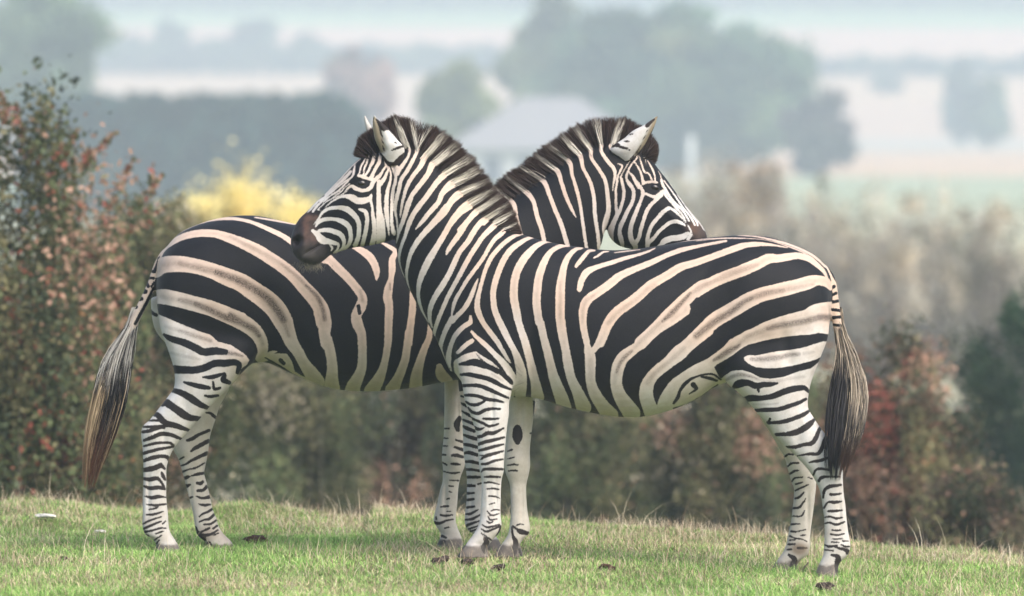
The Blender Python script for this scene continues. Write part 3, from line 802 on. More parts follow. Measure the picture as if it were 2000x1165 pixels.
def tree(name, label, cat, base, rad, cz, n, leaf, cols, wts, group=None, lobes=40, trunk_r=None, twigs=0, extra=None, seed=1, shell=.5, cap=None):
    """base point on the ground, crown half sizes, crown centre height above the base"""
    root = empty(name, base); tag(root, label, cat, group)
    P, k = clumps(n, (0, 0, cz), rad, lobes, shell, seed)
    if cap is not None: q = cap(P); P, k = P[q], k[q]
    T = palette(len(P), cols, wts, k, seed=seed)
    V, F, Cc = leaves(P, leaf, T)
    if extra is not None:
        P2, T2 = extra; v2, f2, c2 = leaves(P2, leaf*.9, T2); F = np.vstack([F, f2+len(V)]); V = np.vstack([V, v2]); Cc = np.vstack([Cc, c2])
    mesh_obj('crown', V, F, LEAF, root, colors={'tint': Cc})
    tr = trunk_r or rad[0]*.05
    tv, tf = trunk_mesh((0, 0, -.3), (0, 0, cz+rad[2]*.25), tr, min(rad[0], rad[1])*.75, 9, twigs)
    mesh_obj('trunk', tv, tf, BARK, root, smooth=True)
    return root
def px_tree(name, label, cat, cx, top, base_py, hw, D, n, leaf_px, cols, wts, depth=.8, **kw):
    D = FD(D)
    """size a tree by how wide and tall it looks at its own distance D"""
    s = D/FOC; x, y, _ = at(cx, 0, D); gz = float(ground_z(np.array([x]), np.array([y]))[0])
    zt = CAMZ-(top-HOR)*s; zb = max(CAMZ-(base_py-HOR)*s, gz) if base_py else gz
    h = (zt-zb)/2*1.06
    return tree(name, label, cat, (x, y, gz), (hw*s*1.05, hw*s*depth, h), (zt+zb)/2-gz, n, leaf_px*s, cols, wts, **kw)

GRN = (.135, .165, .08); DGR = (.08, .10, .06); OLV = (.22, .205, .11); RED = (.38, .12, .09); RST = (.40, .20, .10); YEL = (.84, .74, .34); TANC = (.72, .63, .48); GRY = (.72, .70, .62); LGR = (.18, .24, .09); PNK = (.45, .28, .21)
# sprays of leaves that stand out past the edge of the left bush
def sprays(pts, D, base, n=60, spread=9, cols=(RED, OLV), seed=3):
    r = np.random.default_rng(seed); P = []; T = []
    for (a, b, w) in pts:
        (x0, y0), (x1, y1) = a, b; t = r.random(int(n*w)); s = D/FOC
        px = x0+(x1-x0)*t+r.normal(size=len(t))*spread*(1.1-t); py = y0+(y1-y0)*t+r.normal(size=len(t))*spread*(1.1-t)
        P.append(np.stack([(px-1000)*s-base[0], (D-DIST)-base[1]+r.normal(size=len(t))*.08, CAMZ-(py-HOR)*s-base[2]], -1))
        T.append(np.array(cols)[r.integers(0, len(cols), len(t))]*(1+.2*r.normal(size=(len(t), 1))))
    return np.vstack(P), np.vstack(T).clip(0, 1)
D0 = 47.; x0, y0_, _ = at(5, 0, D0); g0 = float(ground_z(np.array([x0]), np.array([y0_]))[0])
sp = sprays([((60, 330), (30, 200), 1.5), ((20, 250), (0, 180), 1.2), ((70, 260), (100, 205), .5), ((120, 330), (150, 250), 1), ((150, 330), (228, 258), 1.4), ((170, 330), (180, 300), .5),
             ((200, 430), (262, 310), 1.2), ((250, 420), (320, 340), 1.0), ((290, 430), (300, 320), .7), ((90, 380), (120, 280), 1), ((230, 470), (330, 400), 1)], D0, (x0, y0_, g0), 90, 8, (RED, OLV, (.10, .13, .04), PNK))
tree('hawthorn_bush', 'tall hawthorn bush with red berries and sprays of leaves at the left edge', 'bush', (x0, y0_, g0), (.88, .66, 2.3), 2.35, 62000, .042, [RED, GRN, OLV, DGR, PNK, RST], [.55, 2.4, 2.6, 2.2, .22, .08], lobes=130, twigs=60, extra=sp, seed=11)
px_tree('hawthorn_bush', 'olive and rust bush right of the tall bush, behind the left zebra\'s rump', 'bush', 290, 350, 1130, 215, 54, 60000, 11, [OLV, DGR, GRN, RST, TANC, PNK], [2.2, 2.2, 2, .3, .9, .4], lobes=110, twigs=60, seed=12, group='hawthorn bushes beyond the knoll')
px_tree('hawthorn_bush', 'dark green bush directly behind the left zebra\'s tail', 'bush', 100, 560, 1130, 260, 52, 44000, 11, [DGR, GRN, OLV, (.05, .055, .04)], [3, 1.5, 1, 1.5], lobes=100, twigs=50, seed=13, group='hawthorn bushes beyond the knoll')
px_tree('hawthorn_bush', 'brownish green bush seen beneath the belly of the left zebra', 'bush', 560, 600, 1150, 200, 62, 36000, 11, [OLV, DGR, GRN, TANC], [2.6, 1.8, 2, .1], lobes=90, twigs=60, seed=14, group='hawthorn bushes beyond the knoll')
px_tree('hawthorn_bush', 'grey and dark brown bush seen left of the front legs', 'bush', 770, 560, 1150, 170, 66, 30000, 11, [DGR, (.09, .075, .055), OLV, PNK, GRY], [2, 2, 1, .5, .15], lobes=80, twigs=70, seed=15, group='hawthorn bushes beyond the knoll')
px_tree('hawthorn_bush', 'green bush with a few red leaves just right of the front legs', 'bush', 1130, 640, 1190, 180, 62, 36000, 11, [OLV, DGR, GRN, PNK, RED], [2.6, 1.6, 2.4, .5, .15], lobes=90, twigs=60, seed=16, group='hawthorn bushes beyond the knoll')
px_tree('hawthorn_bush', 'mixed green and red bush seen beneath the right belly and flank', 'bush', 1400, 650, 1200, 190, 60, 36000, 11, [OLV, DGR, GRN, RED, TANC, PNK], [2.6, 1.5, 2, .2, .6, .6], lobes=90, twigs=60, seed=17, group='hawthorn bushes beyond the knoll')
px_tree('hawthorn_bush', 'reddish brown hawthorn bush to the right of the hanging tail', 'bush', 1750, 620, 1210, 205, 57, 48000, 11, [RED, OLV, PNK, DGR, (.12, .09, .06), RST], [.8, 1.8, 1.5, 1.7, 2.0, .3], lobes=110, twigs=90, seed=18)
px_tree('bramble_bush', 'dull brown bush low at the right end of the knoll', 'bush', 1900, 900, 1230, 140, 52, 18000, 11, [OLV, (.16, .12, .09), PNK, DGR], [1.5, 1.5, 1, 1], lobes=60, twigs=50, seed=19)
px_tree('young_pine', 'blue green conifer at the right edge behind the reddish bush', 'tree', 1985, 520, 1150, 165, 75, 24000, 10, [(.03, .075, .035), (.025, .055, .035), (.05, .09, .04)], [1, 1, .6], lobes=60, seed=20)
px_tree('autumn_bush', 'golden yellow bush behind the back of the left zebra', 'bush', 490, 296, 760, 245, 120, 40000, 12, [YEL, (.88, .80, .44), (.66, .62, .30), OLV], [3, 2, 1, .4], lobes=150, shell=.1, seed=21)
px_tree('autumn_bush', 'small yellow green bush between the tall left bush and the golden one', 'bush', 350, 370, 760, 90, 95, 12000, 12, [(.42, .36, .14), OLV, TANC], [2, 1, 1], lobes=40, seed=22)
px_tree('hawthorn_bush', 'rust and olive bush filling the gap just right of the tall left bush', 'bush', 170, 300, 1130, 135, 51, 42000, 11, [OLV, RST, GRN, RED, DGR, PNK], [2.6, .2, 2.2, .35, 1.8, .25], lobes=100, twigs=60, seed=23)
px_tree('hawthorn_bush', 'low green bush seen under the middle of the right belly', 'bush', 1265, 760, 1200, 110, 66, 20000, 11, [OLV, DGR, GRN], [2, 1.6, 2], lobes=60, twigs=30, seed=24)
px_tree('hawthorn_bush', 'olive bush seen between the right hind legs', 'bush', 1570, 700, 1210, 130, 64, 26000, 11, [OLV, DGR, GRN, PNK], [2.2, 1.5, 2, .5], lobes=70, twigs=30, seed=25)
px_tree('hawthorn_bush', 'dark bush seen between the front legs', 'bush', 930, 640, 1190, 120, 64, 22000, 11, [OLV, DGR, GRN, PNK], [2.2, 2, 2, .5], lobes=70, twigs=30, seed=26)
# pale half bare scrub on the right
SC = [(1360, 300, 110, 105, 31, 'orange tinted'), (1470, 318, 80, 112, 32, 'tawny'), (1590, 350, 100, 100, 33, 'straw coloured'), (1700, 380, 110, 92, 34, 'greyish'), (1830, 370, 110, 98, 35, 'pale grey'), (1960, 400, 110, 88, 36, 'green tinged')]
for i, (cx, tp, hw, D, sd, word) in enumerate(SC):
    cols = [GRY, TANC, (.36, .30, .22), OLV, (.45, .28, .10), (.40, .33, .30)]
    w = [3, 3, 1.5, 1, 1.6 if i < 2 else .35, 1.5]
    if i == 5: w[3] = 3.5
    D = D*1.9
    px_tree('bare_shrub', '%s thinly leaved shrub, %s from the left in the pale row' % (word, ['first', 'second', 'third', 'fourth', 'fifth', 'sixth'][i]), 'shrub', cx, tp-45, 760, hw*1.3, D, 9000, 8, [tuple(min(.85, v*.88) for v in c_) for c_ in cols], w,
            group='pale shrubs on the right', lobes=140, twigs=420, seed=sd, trunk_r=.07, shell=.1)
# valley trees
FG = [(.11, .20, .11), (.17, .26, .12), (.08, .15, .10)]
px_tree('valley_tree', 'huge rounded tree filling the top right centre', 'tree', 1325, 0, 340, 300, 620, 30000, 26, FG+[(.2, .22, .1)], [2, 1.4, 1, .4], lobes=90, seed=41)
px_tree('valley_tree', 'pale green shoulder tree left of the huge rounded tree', 'tree', 1110, 0, 330, 150, 640, 16000, 26, [(.25, .31, .14), (.2, .26, .12), (.32, .36, .16)], [2, 1, 1], lobes=60, seed=42)
px_tree('valley_tree', 'yellow green tree between the two zebra heads', 'tree', 905, 105, 340, 100, 560, 12000, 22, [(.36, .40, .14), (.3, .35, .14), (.24, .28, .13)], [2, 1, 1], lobes=50, seed=43)
px_tree('valley_tree', 'pinkish autumn tree above the left zebra head', 'tree', 705, 92, 260, 82, 700, 10000, 20, [(.40, .28, .24), (.35, .27, .24), (.3, .3, .2)], [2, 1, .7], lobes=50, seed=44)
px_tree('valley_tree', 'broad blue green willow in the top left corner', 'tree', 45, -60, 260, 165, 520, 20000, 24, [(.18, .27, .14), (.15, .22, .13), (.25, .32, .17)], [2, 1.4, .6], lobes=70, seed=45)
px_tree('valley_tree', 'purplish bush at the right foot of the huge tree', 'tree', 1600, 175, 350, 92, 600, 7000, 20, [(.15, .12, .12), (.12, .13, .1)], [1, 1], lobes=40, seed=46)
px_tree('valley_tree', 'dark round tree standing in the pale field on the right', 'tree', 1930, 150, 300, 62, 880, 9000, 18, FG, [1, 1, 1], lobes=45, seed=47)
px_tree('valley_tree', 'smaller tree behind the dark round tree in the right field', 'tree', 1882, 112, 300, 45, 950, 6000, 18, FG, [1, 1, 1], lobes=40, seed=48)
px_tree('valley_tree', 'lone little tree in the middle of the right field', 'tree', 1730, 150, 196, 34, 1350, 3000, 12, FG, [1, 1, 1], lobes=24, seed=49)
for i, (cx, tp, hw, lb) in enumerate([(335, 36, 38, 'flat topped tree in the far row above the left fields'), (490, 28, 56, 'tallest dark tree of the far row above the left fields'), (255, 70, 40, 'low bush at the left end of the far tree row'), (595, 66, 30, 'small round bush right of the tallest far tree'), (420, 74, 40, 'low bush in the gap left of the tallest far tree')]):
    px_tree('far_tree', lb, 'tree', cx, tp, 112, hw, 1640+8*i, 3500, 11, FG, [1, 1, 1], group='far tree row across the fields', lobes=30, seed=60+i)
# hedges
def hedge(label, x0, x1, top0, top1, base_py, D, n, leaf_px, cols, wts, thick=5, spikes=0, seed=5, name='field_hedge'):
    D = FD(D); r = np.random.default_rng(seed); s = D/FOC; px = x0+(x1-x0)*r.random(n); f = (px-x0)/(x1-x0)
    X = (px-1000)*s; Y = D-DIST+thick*(r.random(n)-.5); gz = ground_z(X, Y)
    tp = top0+(top1-top0)*f+5*np.sin(px/17.)+3*np.sin(px/7.3)
    if spikes: ph = (px % spikes)/spikes-.5; tp = tp+abs(ph)*26*(.7+.5*np.sin(np.floor(px/spikes)*2.1))
    if spikes: tp = tp + 150*np.clip((px-(x1-85))/85, 0, 1)**2.2
    zt = CAMZ-(tp-HOR)*s; z = gz+(zt-gz)*r.random(n)**.75
    T = palette(n, cols, wts, seed=seed)*(1+.5*fbm(px, z*FOC/D, .035, seed)+.3*fbm(px, z*FOC/D, .1, seed+1))[:, None].clip(.4, 2); c = np.array([X.mean(), Y.mean(), gz.mean()])
    root = empty(name, c); tag(root, label, 'hedge')
    V, F, Cc = leaves(np.stack([X, Y, z], -1)-c, leaf_px*s, T)
    mesh_obj('foliage', V, F, LEAF, root, colors={'tint': Cc})
hedge('long dark conifer hedge with a spiky top behind the left zebra', 40, 745, 188, 186, 420, 430, 40000, 24, [(.03, .085, .075), (.04, .10, .085), (.06, .11, .08)], [2, 1, .5], 10, 31, 71, 'conifer_hedge')
hedge('thin blue hedge line crossing the fields at the upper left', 190, 1010, 84, 92, 108, 1620, 9000, 12, FG, [1, 1, 1], 12, 0, 72)
hedge('straight hedge line crossing the fields at the upper right', 1560, 2100, 112, 116, 142, 1590, 8000, 12, FG, [1, 1, 1], 12, 0, 73)
hedge('low hedge at the foot of the pale field on the right', 1650, 2100, 287, 289, 300, 990, 4000, 10, [(.14, .12, .12), (.1, .12, .08)], [1, 1], 6, 0, 74)
hedge('far wooded strip along the top of the hill', -200, 2200, 0, 0, 20, 2980, 12000, 12, FG, [1, 1, 1], 60, 0, 75, 'wooded_strip')
# barn and post
def barn():
    D = FD(560.); s = D/FOC; x, y, _ = at(1075, 0, D); gz = float(ground_z(np.array([x]), np.array([y]))[0]); o = empty('barn', (x, y, gz))
    tag(o, 'grey hipped barn roof with pale walls seen between the zebra necks', 'barn')
    W = 210*s; W2 = 55*s; ze = CAMZ-(292-HOR)*s-gz; zr = CAMZ-(190-HOR)*s-gz; dp = 8
    wall = NT('barn_wall', .8, .2); wm = wall.base(wall.mix(wall.noise(.7, 3), (.62, .62, .62), (.5, .5, .52)))
    roof = NT('barn_roof', .7, .3); v = roof.coord((1.2, .2, .2)); wv = roof.n('TexWave'); wv.inputs['Scale'].default_value = 3; roof.l(v, wv.inputs[0]); rm = roof.base(roof.mix(wv.outputs[1], (.27, .265, .27), (.33, .32, .32)))
    mesh_obj('wall', [(-W*.92, -dp*.9, 0), (W*.92, -dp*.9, 0), (W*.92, dp*.9, 0), (-W*.92, dp*.9, 0), (-W*.92, -dp*.9, ze), (W*.92, -dp*.9, ze), (W*.92, dp*.9, ze), (-W*.92, dp*.9, ze)],
             [(0, 1, 5, 4), (1, 2, 6, 5), (2, 3, 7, 6), (3, 0, 4, 7)], wm, o)
    mesh_obj('roof', [(-W, -dp, ze), (W, -dp, ze), (W, dp, ze), (-W, dp, ze), (-W2, 0, zr), (W2, 0, zr)], [(0, 1, 5, 4), (1, 2, 5), (2, 3, 4, 5), (3, 0, 4)], rm, o)
    dm = NT('barn_door', .7, .2).base((.12, .13, .16))
    for k, (a, b, h) in enumerate([(-W*.62, -W*.45, .8), (-W*.3, -W*.12, .8), (W*.1, W*.3, .8)]):
        mesh_obj('door', [(a, -dp*.9-.03, 0), (b, -dp*.9-.03, 0), (b, -dp*.9-.03, ze*h), (a, -dp*.9-.03, ze*h), (a, -dp*.9+.1, 0), (b, -dp*.9+.1, 0), (b, -dp*.9+.1, ze*h), (a, -dp*.9+.1, ze*h)],
                 [(0, 1, 2, 3), (0, 4, 5, 1), (3, 2, 6, 7), (0, 3, 7, 4), (1, 5, 6, 2)], dm, o)
barn()
def post():
    D = FD(500.); s = D/FOC; x, y, _ = at(1349, 0, D); gz = float(ground_z(np.array([x]), np.array([y]))[0]); zt = CAMZ-(266-HOR)*s-gz
    v, f = tube([[0, 0, 0], [0, 0, zt*.97], [0, 0, zt]], [8*s, 7*s, 3*s], 12); f.append(tuple(range(24, 36)))
    pm = NT('white_paint', .6, .3).base((.75, .76, .78)); o = mesh_obj('marker_post', v, f, pm); o.location = (x, y, gz)
    tag(o, 'stout white post right of the zebra heads, in front of the huge tree', 'post')
post()
# ------------------------------------------------------------------ haze over the valley
def haze():
    x, y0b, y1b, z0, z1 = 1600, -45, 2900, -7, 75
    V = [(-x, y0b, z0), (x, y0b, z0), (x, y1b, z0), (-x, y1b, z0), (-x, y0b, z1), (x, y0b, z1), (x, y1b, z1), (-x, y1b, z1)]
    m = bpy.data.materials.new('haze_air'); m.use_nodes = True; t = m.node_tree; t.nodes.clear()
    out = t.nodes.new('ShaderNodeOutputMaterial'); v = t.nodes.new('ShaderNodeVolumePrincipled'); t.links.new(v.outputs[0], out.inputs['Volume'])
    v.inputs['Color'].default_value = (.75, .87, 1.0, 1); v.inputs['Density'].default_value = .00098; v.inputs['Anisotropy'].default_value = .1
    o = mesh_obj('haze', V, [(0, 3, 2, 1), (4, 5, 6, 7), (0, 1, 5, 4), (1, 2, 6, 5), (2, 3, 7, 6), (3, 0, 4, 7)], m); tag(o, kind='stuff', label='pale autumn haze filling the valley air')
haze()
# ------------------------------------------------------------------ pasture grass
G_ = NT('grass_blades', .7, .2); GM = G_.base(G_.attr('tint'))
def blades(name, label, X, Y, h, w, tint, lean, K=3):
    N = len(X); Z = ground_z(X, Y)-.004; r = rng
    a = r.random(N)*6.283; side = np.stack([np.cos(a), np.sin(a), 0*a], -1); ln = r.normal(size=(N, 2))*lean[:, None]
    t = np.linspace(0, 1, K); b = np.stack([X, Y, Z], -1)
    P = b[:, None, :]+np.stack([ln[:, :1]*h[:, None]*t**2, ln[:, 1:]*h[:, None]*t**2, h[:, None]*(t*(1-.25*t*np.hypot(*ln.T)[:, None].clip(0, 1.6)))], -1)
    wd = w[:, None]*(1-t**2*.92)
    V = np.stack([P+side[:, None]*wd[..., None]/2, P-side[:, None]*wd[..., None]/2], 2)
    base = np.arange(N)[:, None, None]*(2*K); q = np.array([[2*i, 2*i+1, 2*i+3, 2*i+2] for i in range(K-1)])[None]
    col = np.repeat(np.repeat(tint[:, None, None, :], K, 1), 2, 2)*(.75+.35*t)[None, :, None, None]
    o = mesh_obj(name, V.reshape(-1, 3), (base+q).reshape(-1, 4), GM, colors={'tint': col.reshape(-1, 3)}); tag(o, label, 'grass', kind='stuff'); return o
def turf():
    N = 380000; X = rng.uniform(-3.1, 3.1, N); Y = rng.uniform(-3.6, 5.6, N); keep = Y < crest(X)+.8; X, Y = X[keep], Y[keep]
    bare = fbm(X, Y, 2.2, 21)+.5*fbm(X, Y, 7, 22); keep = rng.random(len(X)) > np.clip((bare-.15)*1.6, 0, .75); X, Y, bare = X[keep], Y[keep], bare[keep]; N = len(X)
    tall = fbm(X, Y, 3.1, 23); h = (.012+.019*rng.random(N)+.018*np.clip(tall, 0, 1))*(1+.5*(rng.random(N) < .06))
    cols = np.array([(.18, .36, .08), (.26, .44, .12), (.36, .50, .17), (.58, .49, .33), (.46, .37, .25)])
    dry = np.clip(.20+.7*fbm(X, Y, 1.7, 24)+.22*np.clip((Y-crest(X)+1.6)/1.2, 0, 1)*(X > -1.1)+.12*((Y > -.8) & (Y < 1) & (X < .2)), .05, .85)
    i = np.where(rng.random(N) < dry, rng.integers(3, 5, N), rng.integers(0, 3, N)); T = cols[i]*(1+.22*rng.normal(size=(N, 1))).clip(.5, 1.6)*(1+.38*fbm(X, Y, 5.5, 27)+.2*fbm(X, Y, 2.3, 28))[:, None].clip(.4, 1.6)
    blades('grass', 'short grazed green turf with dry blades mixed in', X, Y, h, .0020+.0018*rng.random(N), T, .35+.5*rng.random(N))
    # dry stalks, thickest along the brow of the knoll
    N = 42000; X = rng.uniform(-3.1, 3.1, N); Y = crest(X)-np.abs(rng.normal(size=N))*1.3+.4; m = rng.random(N) < .5; Y[m] = rng.uniform(-3, 3, m.sum())
    tuft = fbm(X, Y, 4, 31); keep = rng.random(N) < np.clip(.35+tuft, .05, 1); X, Y = X[keep], Y[keep]; N = len(X)
    h = .03+.05*rng.random(N)+.13*(rng.random(N) < .07)*rng.random(N); T = np.array([(.60, .50, .37), (.42, .31, .22), (.66, .58, .44)])[rng.integers(0, 3, N)]*(1+.15*rng.normal(size=(N, 1))).clip(.6, 1.4)
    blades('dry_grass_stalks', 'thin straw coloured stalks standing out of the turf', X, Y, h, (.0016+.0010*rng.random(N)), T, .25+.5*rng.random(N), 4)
turf()
# ------------------------------------------------------------------ small things lying on the turf
def lump(name, label, cat, px, py, y, size, cols, seed, group=None, flat=.55, rough=.75):
    s = (DIST+y)/FOC; x = (px-1000)*s; gz = float(ground_z(np.array([x]), np.array([float(y)]))[0])
    r = np.random.default_rng(seed); bm = bmesh.new(); bmesh.ops.create_icosphere(bm, subdivisions=3, radius=1)
    ph = r.random((5, 3))*6
    for v in bm.verts:
        c = v.co.copy(); n = sum(math.sin(c.x*f*2+ph[i, 0])*math.sin(c.y*f*2.3+ph[i, 1])*math.sin(c.z*f*2.1+ph[i, 2])/f for i, f in enumerate((1, 1.7, 2.8, 4.2, 6)))
        v.co = Vector((c.x*size[0], c.y*size[1], c.z*size[2]))*(1+rough*n)
    me = bpy.data.meshes.new(name); bm.to_mesh(me); bm.free(); m = NT(name+'_surface', .85, .2)
    me.materials.append(m.base(m.mix(m.remap(m.noise(60, 4), .35, .65), cols[0], cols[1]))); o = bpy.data.objects.new(name, me); C.objects.link(o)
    o.location = (x, y, gz+size[2]*.45+.012); o.rotation_euler = (0, 0, r.random()*3); tag(o, label, cat, group); return o
def depth_at(px, py):
    ys = np.linspace(-4, 6, 800); s = (DIST+ys)/FOC; z = ground_z((px-1000)*s, ys); p = HOR+(CAMZ-z)/s
    return float(ys[np.argmin(np.abs(p-py))])
DG = [(.03, .025, .022), (.07, .05, .04)]; RB = [(.10, .055, .035), (.05, .035, .028)]
for i, (px, py, w, c, lb) in enumerate([(858, 1106, .026, DG, 'dark dropping below the front hooves, leftmost of three'), (884, 1104, .022, RB, 'reddish brown dropping in the middle of the three below the front hooves'), (912, 1108, .024, DG, 'dark dropping nearest the front hoof of the nearer zebra'),
        (970, 1119, .024, DG, 'black clod alone below the right front hoof'), (502, 1064, .03, RB, 'brown clod between the hind and front hooves of the farther zebra'), (1184, 1116, .02, RB, 'small brown clod under the belly of the nearer zebra'),
        (1714, 1126, .02, RB, 'brown clod just right of the right hind hoof'), (126, 1098, .012, DG, 'tiny dark clod at the lower left'), (1610, 1156, .028, DG, 'dark clod at the bottom edge below the right hind hoof')]):
    w *= 1.25; lump('dung_clod', lb, 'clod', px, py, depth_at(px, py), (w, w*.8, w*.45), c, 80+i, 'clods lying on the turf')
lump('pale_stone', 'long white stone on the grass at the far left', 'stone', 92, 1014, depth_at(92, 1016), (.06, .026, .010), [(.6, .58, .52), (.7, .68, .62)], 95, rough=.25)
lump('pale_stone', 'low grey white stone left of the farther zebra\'s hind hoof', 'stone', 195, 1044, depth_at(195, 1046), (.04, .025, .009), [(.5, .5, .42), (.55, .53, .46)], 96, rough=.25)
def twig(label, pa, pb, r0, seed, lift):
    rr = np.random.default_rng(seed); ya, yb = depth_at(*pa), depth_at(*pb); n = 7; P = []
    for t in np.linspace(0, 1, n):
        px, py, y = pa[0]+(pb[0]-pa[0])*t, pa[1]+(pb[1]-pa[1])*t, ya; s = (DIST+y)/FOC
        x = (px-1000)*s; z = CAMZ-(py-HOR)*s; P.append([x, y, z])
    P = np.array(P)+rr.normal(size=(n, 3))*.0025; v, f = tube(P-P[0], np.linspace(r0, r0*.5, n), 8); f += [tuple(range(8)), tuple(range(8*n-8, 8*n))]
    m = NT('twig_bark', .85, .2); o = mesh_obj('twig', v, f, m.base(m.mix(m.noise(80, 3), (.05, .035, .028), (.25, .2, .16))), smooth=True); o.location = P[0]; tag(o, label, 'twig')
twig('dead twig lying left of the far hind hoof', (1462, 1110), (1500, 1119), .006, 1, 0)
twig('dark broken twig leaning up between the two hind hooves', (1562, 1122), (1578, 1100), .006, 2, 0)
# ------------------------------------------------------------------ zebras
def unproject(px, py, y):
    s = (DIST + y) / FOC
    return np.stack([(px-1000)*s, np.broadcast_to(y, np.shape(px)) + 0*s, CAMZ - (py-HOR)*s], -1)
def catmull(P, sub):
    P = np.asarray(P, float)
    if len(P) < 3:
        t = np.linspace(0, 1, sub*(len(P)-1)+1)[:, None]; return P[0]*(1-t)+P[-1]*t
    Q = np.vstack([2*P[0]-P[1], P, 2*P[-1]-P[-2]]); out = []
    t = (np.arange(sub)/sub)[:, None]
    for i in range(1, len(Q)-2):
        p0, p1, p2, p3 = Q[i-1], Q[i], Q[i+1], Q[i+2]
        out.append(.5*((2*p1)+(-p0+p2)*t+(2*p0-5*p1+4*p2-p3)*t*t+(-p0+3*p1-3*p2+p3)*t**3))
    out.append(P[-1:]); return np.vstack(out)
def parse(txt):
    ops = []; ox = oy = 0.; sc = 1.
    for ln in txt.strip().splitlines():
        k, _, rest = ln.partition(' ')
        if k == 'T':
            ox, oy, sc = map(float, rest.split()); continue
        pts = [tuple(map(float, p.split(','))) for p in rest.split()]
        A = np.array(pts)
        A[:, 0] = ox + A[:, 0]/sc; A[:, 1] = oy + A[:, 1]/sc
        if k != 'P': A[:, 2] /= sc; A = catmull(A, 5); A[:, 2] = np.maximum(A[:, 2], .8)/2
        ops.append((k, A))
    return sorted(ops, key=lambda o: 'Pwbo'.index(o[0][0]))
def chain_dist(P, A, scale=False):
    best = np.full(len(P), 1e9)
    for a, b in zip(A[:-1], A[1:]):
        ab = b[:2]-a[:2]; L = ab@ab + 1e-9
        t = np.clip(((P-a[:2])@ab)/L, 0, 1)
        r = a[2]+(b[2]-a[2])*t
        d = np.hypot(P[:, 0]-a[0]-ab[0]*t, P[:, 1]-a[1]-ab[1]*t)
        d = d/r if scale else d-r
        np.minimum(best, d, out=best)
    return best
def poly_sd(P, A):
    ins = np.zeros(len(P), bool); best = np.full(len(P), 1e9); B = np.roll(A, -1, 0)
    for a, b in zip(A, B):
        ab = b-a; t = np.clip(((P-a)@ab)/(ab@ab+1e-9), 0, 1)
        best = np.minimum(best, np.hypot(P[:, 0]-a[0]-ab[0]*t, P[:, 1]-a[1]-ab[1]*t))
        c = (a[1] > P[:, 1]) != (b[1] > P[:, 1])
        xx = a[0] + (P[:, 1]-a[1])/(b[1]-a[1]+1e-12)*(b[0]-a[0])
        ins ^= c & (P[:, 0] < xx)
    return np.where(ins, best, -best)
def pattern(P, ops):
    """F>0 pale coat, F<0 dark coat (picture units); S = brown shadow stripe strength"""
    F = np.full(len(P), -10.); S = np.zeros(len(P)); M = 11
    for k, A in ops:
        w = A[:, 2].max() if k != 'P' else 0
        lo = A[:, :2].min(0)-w-M; hi = A[:, :2].max(0)+w+M
        i = np.nonzero((P[:, 0] > lo[0]) & (P[:, 0] < hi[0]) & (P[:, 1] > lo[1]) & (P[:, 1] < hi[1]))[0]
        if not len(i): continue
        Q = P[i]
        if k == 'P': F[i] = np.maximum(F[i], np.clip(poly_sd(Q, A[:, :2]), -10, 10))
        elif k == 'w': F[i] = np.maximum(F[i], np.clip(-chain_dist(Q, A)-.15, -10, 10))
        elif k == 'b': F[i] = np.minimum(F[i], np.clip(chain_dist(Q, A)-(.85 if w < 3.6 else .5), -10, 10))
        else:
            lv = float(k[1:]); d = chain_dist(Q, A, True)
            S[i] = np.maximum(S[i], lv*np.clip((1.5-d)/1.0, 0, 1))
    return F, S
def loft(secs, n_exp, y0, ring=40, sub=6):
    A = catmull(np.array(secs, float), sub); V = []; Fs = []
    th = np.linspace(0, 2*np.pi, ring, endpoint=False)
    c, s = np.cos(th), np.sin(th)
    c2 = np.sign(c)*np.abs(c)**(2/n_exp); s2 = np.sign(s)*np.abs(s)**(2/n_exp)
    for ax, ay, bx, by, w, yo in A:
        k = (DIST+y0)/FOC; yy = y0+yo*k; w = max(w, .8)
        a = unproject(np.array(ax), np.array(ay), yy); b = unproject(np.array(bx), np.array(by), yy)
        m = (a+b)/2; h = (a-b)/2
        p = m + c2[:, None]*h; p[:, 1] += s2*w*k; V.append(p)
    n = len(V); V = np.vstack(V)
    for i in range(n-1):
        for j in range(ring):
            j2 = (j+1) % ring; Fs.append((i*ring+j, i*ring+j2, (i+1)*ring+j2, (i+1)*ring+j))
    c0, c1 = V[:ring].mean(0), V[-ring:].mean(0)
    V = np.vstack([V, c0, c1]); a, b = len(V)-2, len(V)-1
    for j in range(ring):
        j2 = (j+1) % ring; Fs.append((j2, j, a)); Fs.append(((n-1)*ring+j, (n-1)*ring+j2, b))
    return V, Fs
def to_px(V, y0):
    """side-view chart of the coat, mirrored about the animal's own mid plane"""
    yy = y0 - np.abs(V[:, 1]-y0); s = FOC/(DIST+yy)
    return np.stack([1000+V[:, 0]*s, HOR+(CAMZ-V[:, 2])*s], -1)
def to_px_far(V): 
    s = FOC/(DIST+V[:, 1]); return np.stack([1000+V[:, 0]*s, HOR+(CAMZ-V[:, 2])*s], -1)
def shepard(P, pts):
    pts = np.array(pts, float); num = np.zeros(len(P)); den = np.zeros(len(P))
    for x, y, v in pts:
        w = 1/(((P[:, 0]-x)**2+(P[:, 1]-y)**2)/900+.15)**1.6; num += w*v; den += w
    return num/den
BLACK = np.array([.005, .006, .0095]); WHITE = np.array([.70, .70, .70]); TAN = np.array([.70, .53, .425]); BROWN = np.array([.035, .024, .022])
